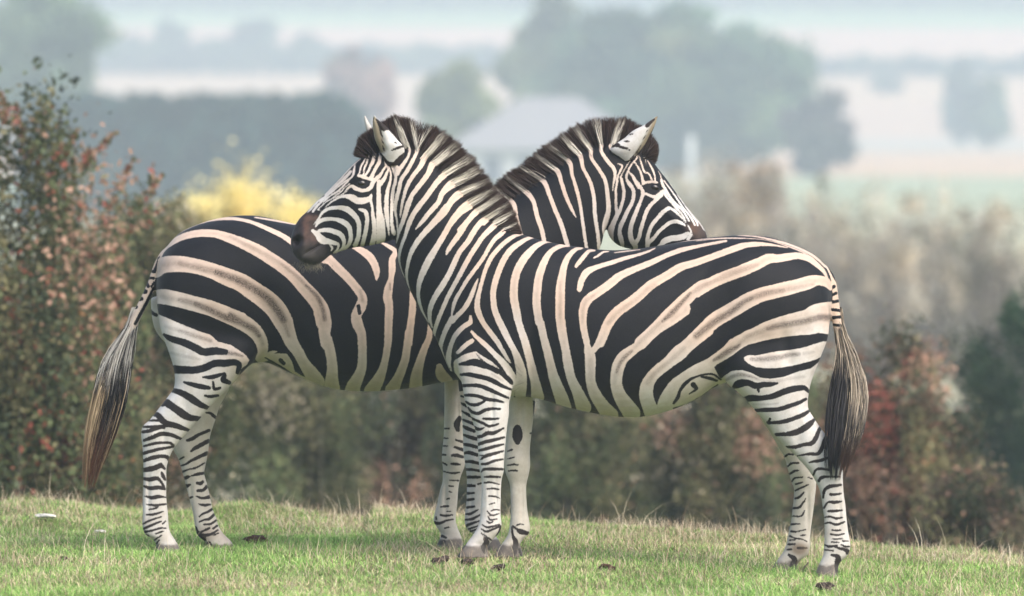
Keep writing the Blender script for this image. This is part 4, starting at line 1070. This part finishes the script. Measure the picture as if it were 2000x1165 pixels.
def coat_material():
    m = NT('striped_coat', .6, .22)
    F = m.attr('stripe', 'Fac'); light = m.attr('pale'); dark = m.attr('dark')
    v = m.coord()
    n1 = m.noise(5.0, 3, .6, m.coord((75, 75, 45))); n2 = m.noise(90, 3, .6, v)
    Fj = m.math('ADD', F, m.math('ADD', m.math('MULTIPLY', m.math('SUBTRACT', n1, .5), 4.5), m.math('MULTIPLY', m.math('SUBTRACT', n2, .5), 2.0)))
    f = m.remap(Fj, -.55, .55)
    sh = m.attr('shade', 'Fac'); mott = m.noise(230, 3, .7, v)
    shf = m.math('MULTIPLY', sh, m.remap(mott, .3, .62, .25, 1.0), True)
    lt = m.mix(m.remap(m.noise(30, 5, .65, v), .38, .78, 0, .42), light, (.40, .335, .27))
    mid = m.math('MULTIPLY', m.remap(F, 3.2, 8.5), m.math('MULTIPLY', m.attr('warm', 'Fac'), m.remap(m.noise(22, 4, .6, v), .3, .7, .1, .5)), True)
    lt = m.mix(mid, lt, (.30, .20, .15))
    hr = m.noise(5.0, 3, .65, m.coord((70, 70, 26))); lt = m.mix(m.remap(hr, .3, .7, .0, .22), lt, (.30, .26, .22))
    lt = m.mix(shf, lt, tuple(BROWN))
    dk = m.mix(m.remap(m.noise(200, 3, .6, v), .4, .8, 0, .35), dark, (.03, .027, .03))
    col = m.mix(f, dk, lt)
    hv = m.coord((60, 60, 220)); h = m.noise(4.0, 4, .7, hv)
    m.bump(m.math('ADD', h, m.math('MULTIPLY', m.noise(25, 3), 1.2)), .35, .004)
    m.b.inputs['Sheen Weight'].default_value = .05; m.b.inputs['Sheen Roughness'].default_value = .4
    return m.base(col)
COAT = coat_material()
m_ = NT('hair', .55, .35); HAIR = m_.base(m_.attr('tint'))
m_ = NT('eye_wet', .08, .6); EYE = m_.base((.012, .009, .008))
def hairs(name, roots, tips, width, tints, bend, parent):
    """thin tapering ribbons: roots/tips (N,3), tints (N,4,3)"""
    N = len(roots); t = np.array([0, .35, .7, 1.0]); wd = np.array([1, .9, .6, .12])
    d = tips-roots; side = np.cross(d, rng.normal(size=(N, 3))); side /= np.linalg.norm(side, axis=1)[:, None]+1e-9
    V = np.zeros((N, 4, 2, 3))
    for i in range(4):
        p = roots + d*t[i] + bend*(t[i]*(1-t[i])*4)
        V[:, i, 0] = p + side*(width*wd[i])[:, None]/2 if np.ndim(width) else p + side*width*wd[i]/2
        V[:, i, 1] = p - side*(width*wd[i])[:, None]/2 if np.ndim(width) else p - side*width*wd[i]/2
    base = np.arange(N)[:, None, None]*8; q = np.array([[0, 1, 3, 2], [2, 3, 5, 4], [4, 5, 7, 6]])[None]
    col = np.repeat(tints[:, :, None, :], 2, 2).reshape(-1, 3)
    return mesh_obj(name, V.reshape(-1, 3), (base+q).reshape(-1, 4), HAIR, parent, colors={'tint': col})
def paths_hair(name, paths, width, tints, parent):
    """ribbons along explicit paths (N,K,3)"""
    N, K, _ = paths.shape; d = paths[:, -1]-paths[:, 0]
    side = np.cross(d, rng.normal(size=(N, 3))); side /= np.linalg.norm(side, axis=1)[:, None]
    wd = np.linspace(1, 0.0, K)**.5*.9+.1
    off = side[:, None, :]*(width*wd)[None, :, None]/2
    V = np.stack([paths+off, paths-off], 2)
    base = np.arange(N)[:, None, None]*(2*K)
    q = np.array([[2*i, 2*i+1, 2*i+3, 2*i+2] for i in range(K-1)])[None]
    col = np.repeat(tints[:, :, None, :], 2, 2).reshape(-1, 3)
    return mesh_obj(name, V.reshape(-1, 3), (base+q).reshape(-1, 4), HAIR, parent, colors={'tint': col})

def build_zebra(Z):
    y0 = Z['y']; K = (DIST+y0)/FOC
    V = []; F = []; off = 0
    for nm, (ne, secs) in Z['lofts'].items():
        if nm.startswith('ear'): continue
        v, f = loft(secs, ne, y0, 44 if nm in ('torso', 'neck', 'head') else 28)
        V.append(v); F += [tuple(i+off for i in q) for q in f]; off += len(v)
    me = bpy.data.meshes.new('tmp'); me.from_pydata(np.vstack(V).tolist(), [], F); me.update()
    bm = bmesh.new(); bm.from_mesh(me); bmesh.ops.recalc_face_normals(bm, faces=bm.faces); bm.to_mesh(me); bm.free()
    o = bpy.data.objects.new('tmp', me); C.objects.link(o)
    md = o.modifiers.new('r', 'REMESH'); md.mode = 'VOXEL'; md.voxel_size = VOX; md.adaptivity = 0
    ev = o.evaluated_get(bpy.context.evaluated_depsgraph_get()); m2 = bpy.data.meshes.new_from_object(ev)
    bpy.data.objects.remove(o); n = len(m2.vertices)
    co = np.empty(n*3, np.float32); m2.vertices.foreach_get('co', co); co = co.reshape(-1, 3).astype(float)
    ne_ = len(m2.edges); ed = np.empty(ne_*2, np.int32); m2.edges.foreach_get('vertices', ed); ed = ed.reshape(-1, 2)
    npo = len(m2.polygons); fv = np.empty(len(m2.loops), np.int32); m2.loops.foreach_get('vertex_index', fv)
    fv = fv.reshape(-1, 4)
    deg = np.bincount(ed.ravel(), minlength=n).astype(float)
    def lap(x):
        out = np.zeros_like(x)
        for k in range(3):
            out[:, k] = np.bincount(ed[:, 0], x[ed[:, 1], k], n)+np.bincount(ed[:, 1], x[ed[:, 0], k], n)
        return out/deg[:, None]-x
    P = to_px(co, y0)
    trunk = np.clip((Z['trunk_bottom'](P[:, 0])-P[:, 1])/50, 0, 1)*np.clip(Z['trunk_head'](P), 0, 1)
    for i in range(7): co = co+.5*lap(co); co = co-.52*lap(co)
    for i in range(int(.022**2/VOX**2*2.2)): co = co+(.5*trunk)[:, None]*lap(co)
    # muscle relief, pushed sideways out of the mid plane
    P = to_px(co, y0); dy = co[:, 1]-y0; disp = np.zeros(n)
    for x, y, rx, ry, rot, amp in Z['relief']:
        c, s = math.cos(rot), math.sin(rot); u = (P[:, 0]-x)*c+(P[:, 1]-y)*s; w = -(P[:, 0]-x)*s+(P[:, 1]-y)*c
        disp += amp*np.exp(-(u/rx)**2-(w/ry)**2)
    upper = np.clip((Z['trunk_bottom'](P[:, 0])+10-P[:, 1])/10, 0, 1)
    co[:, 1] += np.sign(dy)*disp*K*np.clip(np.abs(dy)/(18*K), 0, 1)*upper
    Pf0 = to_px_far(co)
    for side, Q, items in ((-1, P, Z['leg_near']), (1, Pf0, Z['leg_far'])):
        sel = (np.sign(dy) == side) & (Q[:, 1] > 770); q = Q[sel]; dd = np.zeros(len(q))
        for x, y, rx, ry, amp in items: dd += amp*np.exp(-((q[:, 0]-x)/rx)**2-((q[:, 1]-y)/ry)**2)
        co[sel, 1] += np.clip((np.abs(dy[sel])-Z['leg_off']*K)/(8*K), -1, 1)*side*dd*K
    # normals (z part) for the olive grass bounce painted into the underside
    me = m2; me.vertices.foreach_set('co', co.astype(np.float32).ravel()); me.update()
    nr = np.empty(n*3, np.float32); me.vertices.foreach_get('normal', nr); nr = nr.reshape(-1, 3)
    near, far, tail = parse(Z['near']), parse(Z['far']), parse(Z['tail'])
    Pn, Pf = to_px(co, y0), to_px_far(co)
    Fa, S = pattern(Pn, near)
    dy = co[:, 1]-y0
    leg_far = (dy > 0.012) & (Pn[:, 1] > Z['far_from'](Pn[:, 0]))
    Ff, _ = pattern(Pf[leg_far], far); Fa[leg_far] = Ff; S[leg_far] = 0
    tl = Z['is_tail'](Pn) & (np.abs(dy) < 16*K)
    Ft, _ = pattern(Pn[tl], tail); Fa[tl] = Ft; S[tl] = 0
    tan = np.clip(shepard(Pn, Z['tan']), 0, 1)[:, None]
    pale = WHITE*(1-tan)+TAN*tan
    und = np.clip(-nr[:, 2]-.25, 0, 1)[:, None]*.4*(Pn[:, 1:2] > 600); pale = pale*(1-und)+np.array([.60, .585, .46])*und  # light bounced off the turf, mixed into pale coat that faces down
    dl = np.clip((Pn[:, 1:2]-860)/190, 0, 1)*np.clip(.32+.35*fbm(Pn[:, 0], Pn[:, 1], .09, 51), 0, .6)[:, None]; pale = pale*(1-dl)+np.array([.40, .35, .28])*dl
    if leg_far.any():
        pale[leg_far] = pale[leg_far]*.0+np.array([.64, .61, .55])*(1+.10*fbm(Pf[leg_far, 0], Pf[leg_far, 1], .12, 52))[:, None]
    dark = np.repeat(BLACK[None], n, 0)
    lowleg = np.clip((Pn[:, 1]-720)/150, 0, 1)[:, None]; dark = dark*(1-lowleg)+np.array([.028, .022, .021])*lowleg
    mo = fbm(Pn[:, 0], Pn[:, 1], .35, 41)
    for x, y, rx, ry, rgb, lv in Z['tints']:
        w = (lv*np.clip(np.exp(-(((Pn[:, 0]-x)/rx)**2+((Pn[:, 1]-y)/ry)**2)*.55)*(1.15+.7*mo), 0, 1))[:, None]; dark = dark*(1-w)+np.array(rgb)*w
    for x, y, rx, ry, rgb, lv in Z['pale_tints']:
        w = (lv*np.clip(1.6-np.hypot((Pn[:, 0]-x)/rx, (Pn[:, 1]-y)/ry), 0, 1))[:, None]; pale = pale*(1-w)+np.array(rgb)*w
    # hooves: horn below the coronet
    for hx, hy, hh, fr in Z['hooves']:
        sel = (np.abs(Pf[:, 0]-hx) < 42) & (Pf[:, 1] > hy-60) & ((dy > 0) == fr)
        q = np.clip((Pf[sel, 1]-(hy-hh-.12*np.abs(Pf[sel, 0]-hx)))/6+.6*fbm(Pf[sel, 0], Pf[sel, 1], .3, 3), 0, 1)[:, None]
        horn = np.array([.11, .10, .095])
        pale[sel] = pale[sel]*(1-q)+horn*q; dark[sel] = dark[sel]*(1-q)+horn*.55*q
    # ears
    EV, EF, o2 = [], [], n
    for nm in ('ear_near', 'ear_far'):
        v, f = loft(Z['lofts'][nm][1], 2.0, y0, 28, 8)
        pe = to_px_far(v); s_ = Z['ear_pts']
        if nm == 'ear_near':
            Fe, _ = pattern(pe, parse(Z['ear']))
            # hollow the side that faces forward
            hol = np.exp(-(chain_dist(pe, np.array(Z['ear_hollow'], float))/6)**2) * (v[:, 1] < v[:, 1].mean()+.03)
            v[:, 1] += hol*.012
            pe_t = np.clip(1.5-np.maximum(chain_dist(pe, np.array(Z['ear_hollow'], float)), 0)/4, 0, 1)[:, None]
        else:
            Fe, _ = pattern(pe, parse(Z['ear'])); Fe = np.maximum(Fe, 3)
            pe_t = np.full((len(v), 1), .3)
        EV.append((v, Fe, (WHITE*1.0)*(1-pe_t)+np.array([.30, .25, .17])*pe_t))
        EF += [tuple(i+o2 for i in q) for q in f]; o2 += len(v)
    allv = np.vstack([co]+[e[0] for e in EV]); me3 = bpy.data.meshes.new('zebra_body')
    quads = np.vstack([fv, np.array([q for q in EF if len(q) == 4])]); tris = np.array([q for q in EF if len(q) == 3])
    lv_ = np.concatenate([quads.ravel(), tris.ravel()]).astype(np.int32)
    tot = np.concatenate([np.full(len(quads), 4), np.full(len(tris), 3)]).astype(np.int32); st = np.concatenate([[0], np.cumsum(tot)[:-1]]).astype(np.int32)
    me3.vertices.add(len(allv)); me3.vertices.foreach_set('co', allv.astype(np.float32).ravel())
    me3.loops.add(len(lv_)); me3.loops.foreach_set('vertex_index', lv_)
    me3.polygons.add(len(tot)); me3.polygons.foreach_set('loop_start', st); me3.polygons.foreach_set('loop_total', tot)
    me3.update(calc_edges=True); me3.validate(); me3.polygons.foreach_set('use_smooth', np.ones(len(me3.polygons), bool))
    ns = len(allv)-n
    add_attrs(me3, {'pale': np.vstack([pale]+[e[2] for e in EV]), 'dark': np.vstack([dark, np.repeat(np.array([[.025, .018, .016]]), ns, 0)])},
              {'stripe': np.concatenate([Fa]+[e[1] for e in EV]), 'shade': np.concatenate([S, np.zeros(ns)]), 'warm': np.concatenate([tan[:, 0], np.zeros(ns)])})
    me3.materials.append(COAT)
    body = bpy.data.objects.new('zebra', me3); C.objects.link(body)
    tag(body, Z['label'], 'zebra', 'zebras standing head to rump')
    bpy.data.meshes.remove(m2)
    # eyes
    ex, ey, er = Z['eye']
    k = np.hypot(Pn[:, 0]-ex, Pn[:, 1]-ey) < 5
    hw = np.abs(dy[k]).max()
    for sg in (-1, 1):
        c = unproject(np.array(float(ex)), np.array(float(ey)), y0-hw); c[1] = y0+sg*(hw-er*K*.66)
        bm = bmesh.new(); bmesh.ops.create_uvsphere(bm, u_segments=24, v_segments=16, radius=er*K)
        for v in bm.verts: v.co.z *= .72; v.co.y *= .8
        me4 = bpy.data.meshes.new('eye'); bm.to_mesh(me4); bm.free(); me4.materials.append(EYE)
        me4.polygons.foreach_set('use_smooth', np.ones(len(me4.polygons), bool))
        e = bpy.data.objects.new('eye', me4); C.objects.link(e); e.location = c; e.rotation_euler = (0, Z['eye_rot'], 0); e.parent = body
    # mane
    M = catmull(np.array(Z['mane'], float), 8); L = np.concatenate([[0], np.cumsum(np.hypot(*np.diff(M[:, :2], axis=0).T))]); N = 15000
    u = rng.random(N)*L[-1]; R = np.stack([np.interp(u, L, M[:, i]) for i in range(4)], 1)
    d = R[:, 2:]-R[:, :2]; ln = np.hypot(*d.T); dn = d/ln[:, None]; lat = np.stack([-dn[:, 1], dn[:, 0]], 1)
    inn = rng.random(N)**1.3*16; yo = rng.normal(size=N)*7*(1+inn/16); yo = np.where(inn > 5, np.sign(yo)*np.maximum(np.abs(yo), 8), yo)
    r2 = R[:, :2]-dn*inn[:, None]+lat*rng.normal(size=(N, 1))*.8
    tuft = .025*np.sin(u*.35+3*np.sin(u*.09))
    fr = (.93+tuft+rng.normal(size=N)*.05)*(1-.25*(np.abs(yo) > 14)); t2 = R[:, :2]+d*fr[:, None]+lat*rng.normal(size=(N, 1))*1.3
    r3 = np.array(unproject(r2[:, 0], r2[:, 1], y0+yo*K)); t3 = np.array(unproject(t2[:, 0], t2[:, 1], y0+yo*K*.6+rng.normal(size=N)*3*K))
    if True:
        # keep roots on the skin: clamp sideways offset to stay just outside the body
        pass
    tints = np.zeros((N, 4, 3)); cream = np.array([.78, .74, .65])
    for i, t in enumerate((0, .35, .7, 1.0)):
        pp = r2+(t2-r2)*(.42 if i < 3 else 1); Fm, _ = pattern(pp, near)
        w = np.clip(Fm/1.4-.1+rng.normal(size=N)*.12, 0, 1)
        if i == 3: w = w*.0
        if i == 2: w = w*(rng.random(N) > .3)
        w = w[:, None]; dk = np.array([.008, .006, .007])*(1-t)+np.array([.045, .024, .019])*t
        tints[:, i] = dk*(1-w)+cream*w*(rng.random((N, 1))*.25+.85)
    hairs('mane', r3, t3, .0028, tints, rng.normal(size=(N, 3))*.003, body)
    # tail switch
    T = Z['switch']; N = 7500; s = rng.random(N); Lf, Rt = np.array(T['left'], float), np.array(T['right'], float)
    s = .5+(s-.5)*np.where(rng.random(N) < .14, 1.35, .97)
    p0 = T['root'][0]+rng.random(N)**1.1*(T['root'][1]-T['root'][0]); p1 = T['end'][0]+rng.random(N)**.5*(T['end'][1]-T['end'][0]); p1 = np.maximum(p1-14*(1+np.sin(np.floor(s*11)*4.3)), p0+60)
    KK = 9; tt = np.linspace(0, 1, KK); py = p0[:, None]+(p1-p0)[:, None]*tt
    l = np.interp(py, Lf[:, 1], Lf[:, 0]); r = np.interp(py, Rt[:, 1], Rt[:, 0])
    dock = np.interp(py, np.array(T['dock'])[:, 1], np.array(T['dock'])[:, 0])
    nc = 11; q = np.floor(s*nc); ctr = (q+.5+.3*np.sin(q*5.1))/nc; st = s[:, None]+(ctr-s)[:, None]*(.8*tt**1.5)[None]
    px = l+(r-l)*st; a = np.clip(tt*3.2, 0, 1)[None]; px = dock*(1-a)+px*a+(s-.5)[:, None]*14*(1-a)
    ph = rng.random((N, 1))*6.28; px += np.sin(py/(22+20*rng.random((N, 1)))+ph)*2.2*tt
    dep = (rng.normal(size=(N, 1))*7)*np.sin(np.clip(tt*1.3, 0, 1)*2.2)[None]+T['lean']*np.clip((py-640)/220, 0, 1)
    paths = np.array(unproject(px, py, y0+dep*K))
    tn = np.zeros((N, KK, 3)); rr = rng.random(N)
    for i in range(KK): tn[:, i] = T['color'](s, py[:, i], rr, px[:, i])
    paths_hair('tail_hair', paths, .0024, tn, body)
    # chin whiskers
    N = 260; cx, cy = Z['chin'][0]+rng.normal(size=N)*13, Z['chin'][1]+rng.normal(size=N)*4
    yo = rng.normal(size=N)*11; r3 = np.array(unproject(cx, cy, y0+yo*K)); t3 = r3+np.stack([rng.normal(size=N)*.012, rng.normal(size=N)*.006, -.012-.016*rng.random(N)], 1)
    hairs('whiskers', r3, t3, .0009, np.repeat(np.array([[[.2, .18, .14]]]), N, 0).repeat(4, 1), rng.normal(size=(N, 3))*.002, body)
    return body

VOX = 0.0042
def ctint(c, n): return np.repeat(np.array([c], float), n, 0)
def front_tail_color(s, py, rr, px):
    N = len(s); dark = np.array([.008, .007, .009]); tan = np.array([.50, .42, .32]); brown = np.array([.07, .036, .025]); mid = np.array([.33, .28, .22])
    p_t = np.clip((s-.45)*5, 0, 1)*np.clip((880-py)/120, 0, 1)+np.clip((735-py)/70, 0, .85)
    w = (rr < np.clip(p_t, 0, .9))[:, None]; low = np.clip((py-840)/60, 0, 1)[:, None]*(s > .5)[:, None]*.8
    c = dark*(1-low)+brown*low; tt = np.where((rr*7 % 1 < .5)[:, None], tan, mid)
    bars = ((py < 705) & ((py % 17) < 6))[:, None]
    out = np.where(w, tt, c); return np.where(bars, dark, out)
def rear_tail_color(s, py, rr, px):
    dark = np.array([.01, .009, .01]); gr = np.array([.62, .60, .56]); tan = np.array([.42, .32, .20]); red = np.array([.15, .062, .032])
    p_g = np.clip((775-py)/80, 0, 1)*np.clip(1.35-s*.8, 0, 1)
    c = np.where((rr < p_g*.9)[:, None], gr, dark)
    edge = (np.clip((.36-s)*2.6, 0, .8)+.12)*np.clip((py-730)/50, 0, 1)
    c = np.where(((rr*5.3 % 1) < edge)[:, None], tan, c)
    low = (np.clip((py-800-60*(rr*7.7 % 1))/80, 0, 1)*(.25+.75*(rr*3.1 % 1)))[:, None]; c = c*(1-low)+red*low
    bars = ((py < 690) & (((py+px*.3) % 22) < 8))[:, None]; return np.where(bars, dark, c)

FRONT = dict(y=0.0, leg_off=75, leg_near=[(962, 903, 15, 13, 4), (969, 972, 4, 34, -3.5), (950, 972, 3, 30, 1.5), (960, 1030, 8, 8, 2.5), (1622, 902, 14, 16, 4), (1602, 902, 6, 20, -4), (1640, 1000, 4, 40, -3.5), (1560, 850, 10, 34, -4), (962, 806, 4, 46, -3.5), (936, 1064, 10, 5, -3)],
  leg_far=[(1010, 898, 14, 14, 4), (1020, 985, 4, 34, -3.5), (1018, 806, 4, 46, -3.5), (1566, 922, 12, 14, 4), (1578, 1000, 4, 36, -3.5), (1030, 860, 4, 30, -2)], lofts=FRONT_LOFTS, near=FRONT_NEAR, far=FRONT_FAR, tail=FRONT_TAIL, ear=FRONT_EAR, mane=FRONT_MANE,
  label='nearer zebra facing left, its muzzle resting over the back of the other zebra',
  trunk_bottom=lambda x: np.interp(x, [860, 900, 1010, 1380, 1440, 1600], [760, 790, 790, 790, 800, 800]),
  trunk_head=lambda P: (P[:, 0]-765)/40, far_from=lambda x: np.interp(x, [880, 960, 1040, 1060, 1380, 1420, 1500, 1600, 1630], [745, 790, 772, 1200, 1200, 745, 740, 690, 640]),
  is_tail=lambda P: (P[:, 0] > np.interp(P[:, 1], [495, 520, 560, 600, 650, 700, 720], [1596, 1608, 1617, 1622, 1628, 1634, 1645])) & (P[:, 1] < 730) & (P[:, 1] > 508),
  relief=[(701, 343, 20, 9, -.6, 5), (728, 430, 28, 32, 0, 4), (580, 471, 7.5, 9.5, .5, -17), (590, 462, 6, 9, .5, 3), (573, 462, 6, 7, 0, 4), (590, 480, 10, 8, 0, 3), (610, 488, 18, 2.8, -.55, -6), (600, 505, 14, 7, -.3, 3), (660, 405, 40, 7, -.75, 3), (716, 328, 9, 7, 0, -4),
    (640, 430, 25, 16, -.8, -3), (930, 560, 40, 100, .35, 7), (872, 610, 16, 60, .2, -6), (985, 690, 34, 38, 0, 9), (1040, 690, 14, 60, 0, -6), (1200, 660, 110, 80, 0, 3),
    (1405, 610, 30, 75, .4, -11), (1440, 515, 34, 26, 0, 6), (1445, 715, 30, 34, 0, 8), (1592, 620, 20, 80, 0, 6), (1540, 700, 14, 60, -.2, -5), (1010, 500, 60, 30, 0, 4), (830, 470, 10, 80, .5, -4), (1360, 560, 60, 12, 2.2, -3)],
  tan=[(860, 340, .9), (900, 430, 1), (960, 500, 1), (800, 420, .55), (830, 560, .3), (870, 640, .45), (930, 640, .9), (1000, 560, .9), (960, 720, .25), (1010, 650, .35), (780, 480, .1), (800, 600, 0),
    (1100, 600, 1), (1100, 500, 1), (1060, 700, .6), (1100, 760, .25), (1200, 600, 1), (1300, 560, 1), (1250, 700, .7), (1200, 760, .35), (1400, 500, 1), (1400, 650, .9), (1350, 740, .3), (1500, 480, 1),
    (1500, 560, .9), (1580, 600, .5), (1500, 660, .75), (1600, 660, .2), (1500, 720, .25), (1450, 760, .05), (1560, 720, .1), (1500, 800, 0), (700, 340, .5), (740, 420, .35), (650, 430, .1), (690, 460, .05),
    (760, 440, .1), (740, 300, .7), (950, 800, 0), (950, 900, 0), (950, 1000, 0), (1620, 900, 0), (1620, 1050, 0), (1540, 880, 0), (1010, 850, 0), (1000, 800, 0), (1280, 800, 0), (1640, 560, 1), (1640, 620, 1), (1634, 535, 1), (1645, 660, .9), (1618, 520, 1)],
  tints=[(582, 470, 24, 42, (.028, .025, .029), .95), (612, 500, 30, 18, (.032, .029, .031), .9), (601, 432, 9, 11, (.10, .055, .04), .5), (598, 450, 4, 17, (.12, .06, .042), .6), (613, 426, 10, 4, (.15, .09, .065), .6), (604, 500, 12, 10, (.06, .055, .05), .6), (572, 470, 4, 10, (.07, .065, .07), .6),
    (612, 462, 8, 10, (.12, .07, .055), .7), (580, 472, 6, 8, (.004, .003, .004), 1), (1577, 1082, 10, 12, (.10, .07, .05), .8)],
  pale_tints=[(600, 470, 30, 30, (.45, .42, .4), .5), (1565, 1079, 16, 12, (.22, .16, .11), .9), (925, 1070, 25, 14, (.5, .48, .46), .5)],
  hooves=[(925, 1091, 27, False), (995, 1089, 27, True), (1616, 1131, 29, False), (1530, 1124, 29, True)],
  ear_pts=None, ear_hollow=[(731, 236, 2.5), (737, 258, 4), (741, 275, 4.5), (746, 292, 4)],
  eye=(706, 358.5, 11), eye_rot=.15, chin=(606, 516),
  switch=dict(left=[(1630, 620), (1634, 660), (1638, 700), (1632, 740), (1624, 800), (1620, 850), (1616, 900), (1622, 945)], right=[(1648, 620), (1652, 650), (1668, 690), (1684, 740), (1687, 780), (1679, 840), (1664, 890), (1646, 942)],
    dock=[(1636, 600), (1638, 640), (1642, 670), (1648, 705), (1652, 760), (1650, 900)], lean=-112, root=(600, 735), end=(770, 940), color=front_tail_color))
REAR = dict(y=0.75, leg_off=73, leg_near=[(296, 848, 14, 16, 4), (320, 856, 6, 20, -4), (290, 965, 4, 42, -3.5), (362, 800, 10, 30, -4), (920, 985, 4, 34, -3.5), (926, 900, 14, 14, 3)],
  leg_far=[(362, 882, 12, 14, 4), (372, 970, 4, 40, -3.5), (870, 975, 4, 34, -3.5), (885, 895, 14, 14, 4), (895, 810, 4, 44, -3)], lofts=REAR_LOFTS, near=REAR_NEAR, far=REAR_FAR, tail=REAR_TAIL, ear=REAR_EAR, mane=REAR_MANE,
  label='farther zebra facing right, its head showing above the back of the nearer zebra',
  trunk_bottom=lambda x: np.interp(x, [300, 360, 480, 520, 860, 960], [800, 800, 800, 720, 760, 760]),
  trunk_head=lambda P: (1195-P[:, 0])/40, far_from=lambda x: np.interp(x, [300, 312, 330, 400, 480, 540, 560, 840, 850, 960], [575, 640, 715, 760, 745, 715, 1200, 1200, 745, 745]),
  is_tail=lambda P: (P[:, 0] < np.interp(P[:, 1], [480, 505, 530, 560, 600, 640, 700], [322, 309, 306, 301, 292, 280, 262])) & (P[:, 1] < 705) & (P[:, 1] > 490),
  relief=[(1283, 354, 20, 8, .6, 5), (1235, 430, 28, 34, 0, 4), (1375, 470, 7, 9, 0, -6), (1320, 430, 40, 7, .75, 3), (1265, 332, 9, 7, 0, -4), (880, 560, 40, 90, -.3, 6),
    (525, 610, 28, 70, -.4, -10), (480, 470, 34, 24, 0, 6), (470, 690, 28, 30, 0, 8), (330, 600, 20, 80, 0, 6), (400, 700, 14, 50, .2, -5), (700, 650, 110, 80, 0, 3)],
  tan=[(400, 450, 1), (450, 560, .95), (350, 530, .85), (330, 600, .4), (330, 650, .1), (430, 640, .8), (480, 690, .6), (400, 720, .15), (350, 700, .05), (340, 780, 0), (430, 770, 0), (550, 560, 1), (600, 600, 1), (600, 700, .6),
    (640, 520, 1), (700, 500, 1), (720, 640, .9), (700, 730, .5), (800, 600, 1), (800, 720, .7), (860, 650, 1), (1000, 400, .9), (1050, 430, .8), (1100, 460, .5), (1100, 380, .9), (1150, 330, .9), (1170, 430, .3),
    (1200, 380, .5), (1220, 440, .3), (1260, 400, .5), (1300, 420, .2), (1330, 460, .05), (1270, 340, .7), (1340, 410, 0), (300, 900, 0), (300, 1040, 0), (400, 1000, 0), (920, 900, 0), (880, 1000, 0), (285, 560, .9), (268, 605, .7), (300, 525, 1)],
  tints=[(1362, 445, 12, 12, (.13, .07, .045), .9), (1372, 452, 10, 14, (.06, .045, .04), .9)],
  pale_tints=[(445, 1050, 22, 14, (.42, .33, .29), .6), (400, 1050, 16, 14, (.32, .25, .2), .6), (875, 1060, 30, 14, (.5, .45, .4), .6)],
  hooves=[(330, 1080, 18, False), (430, 1075, 14, True), (960, 1077, 26, False), (880, 1076, 25, True)],
  ear_pts=None, ear_hollow=[(1283, 232, 1.5), (1276, 250, 2.5), (1268, 268, 3), (1258, 286, 3), (1246, 302, 2.5)],
  eye=(1278, 366.5, 10.5), eye_rot=.2, chin=(1360, 512),
  switch=dict(left=[(255, 600), (240, 640), (215, 680), (200, 720), (185, 790), (172, 850), (166, 900), (164, 955)], right=[(280, 600), (268, 640), (262, 660), (250, 720), (238, 790), (220, 850), (199, 900), (182, 955)],
    dock=[(266, 610), (252, 650), (240, 690), (222, 740), (200, 850), (180, 950)], lean=-20, root=(600, 730), end=(800, 958), color=rear_tail_color))
build_zebra(FRONT)
build_zebra(REAR)
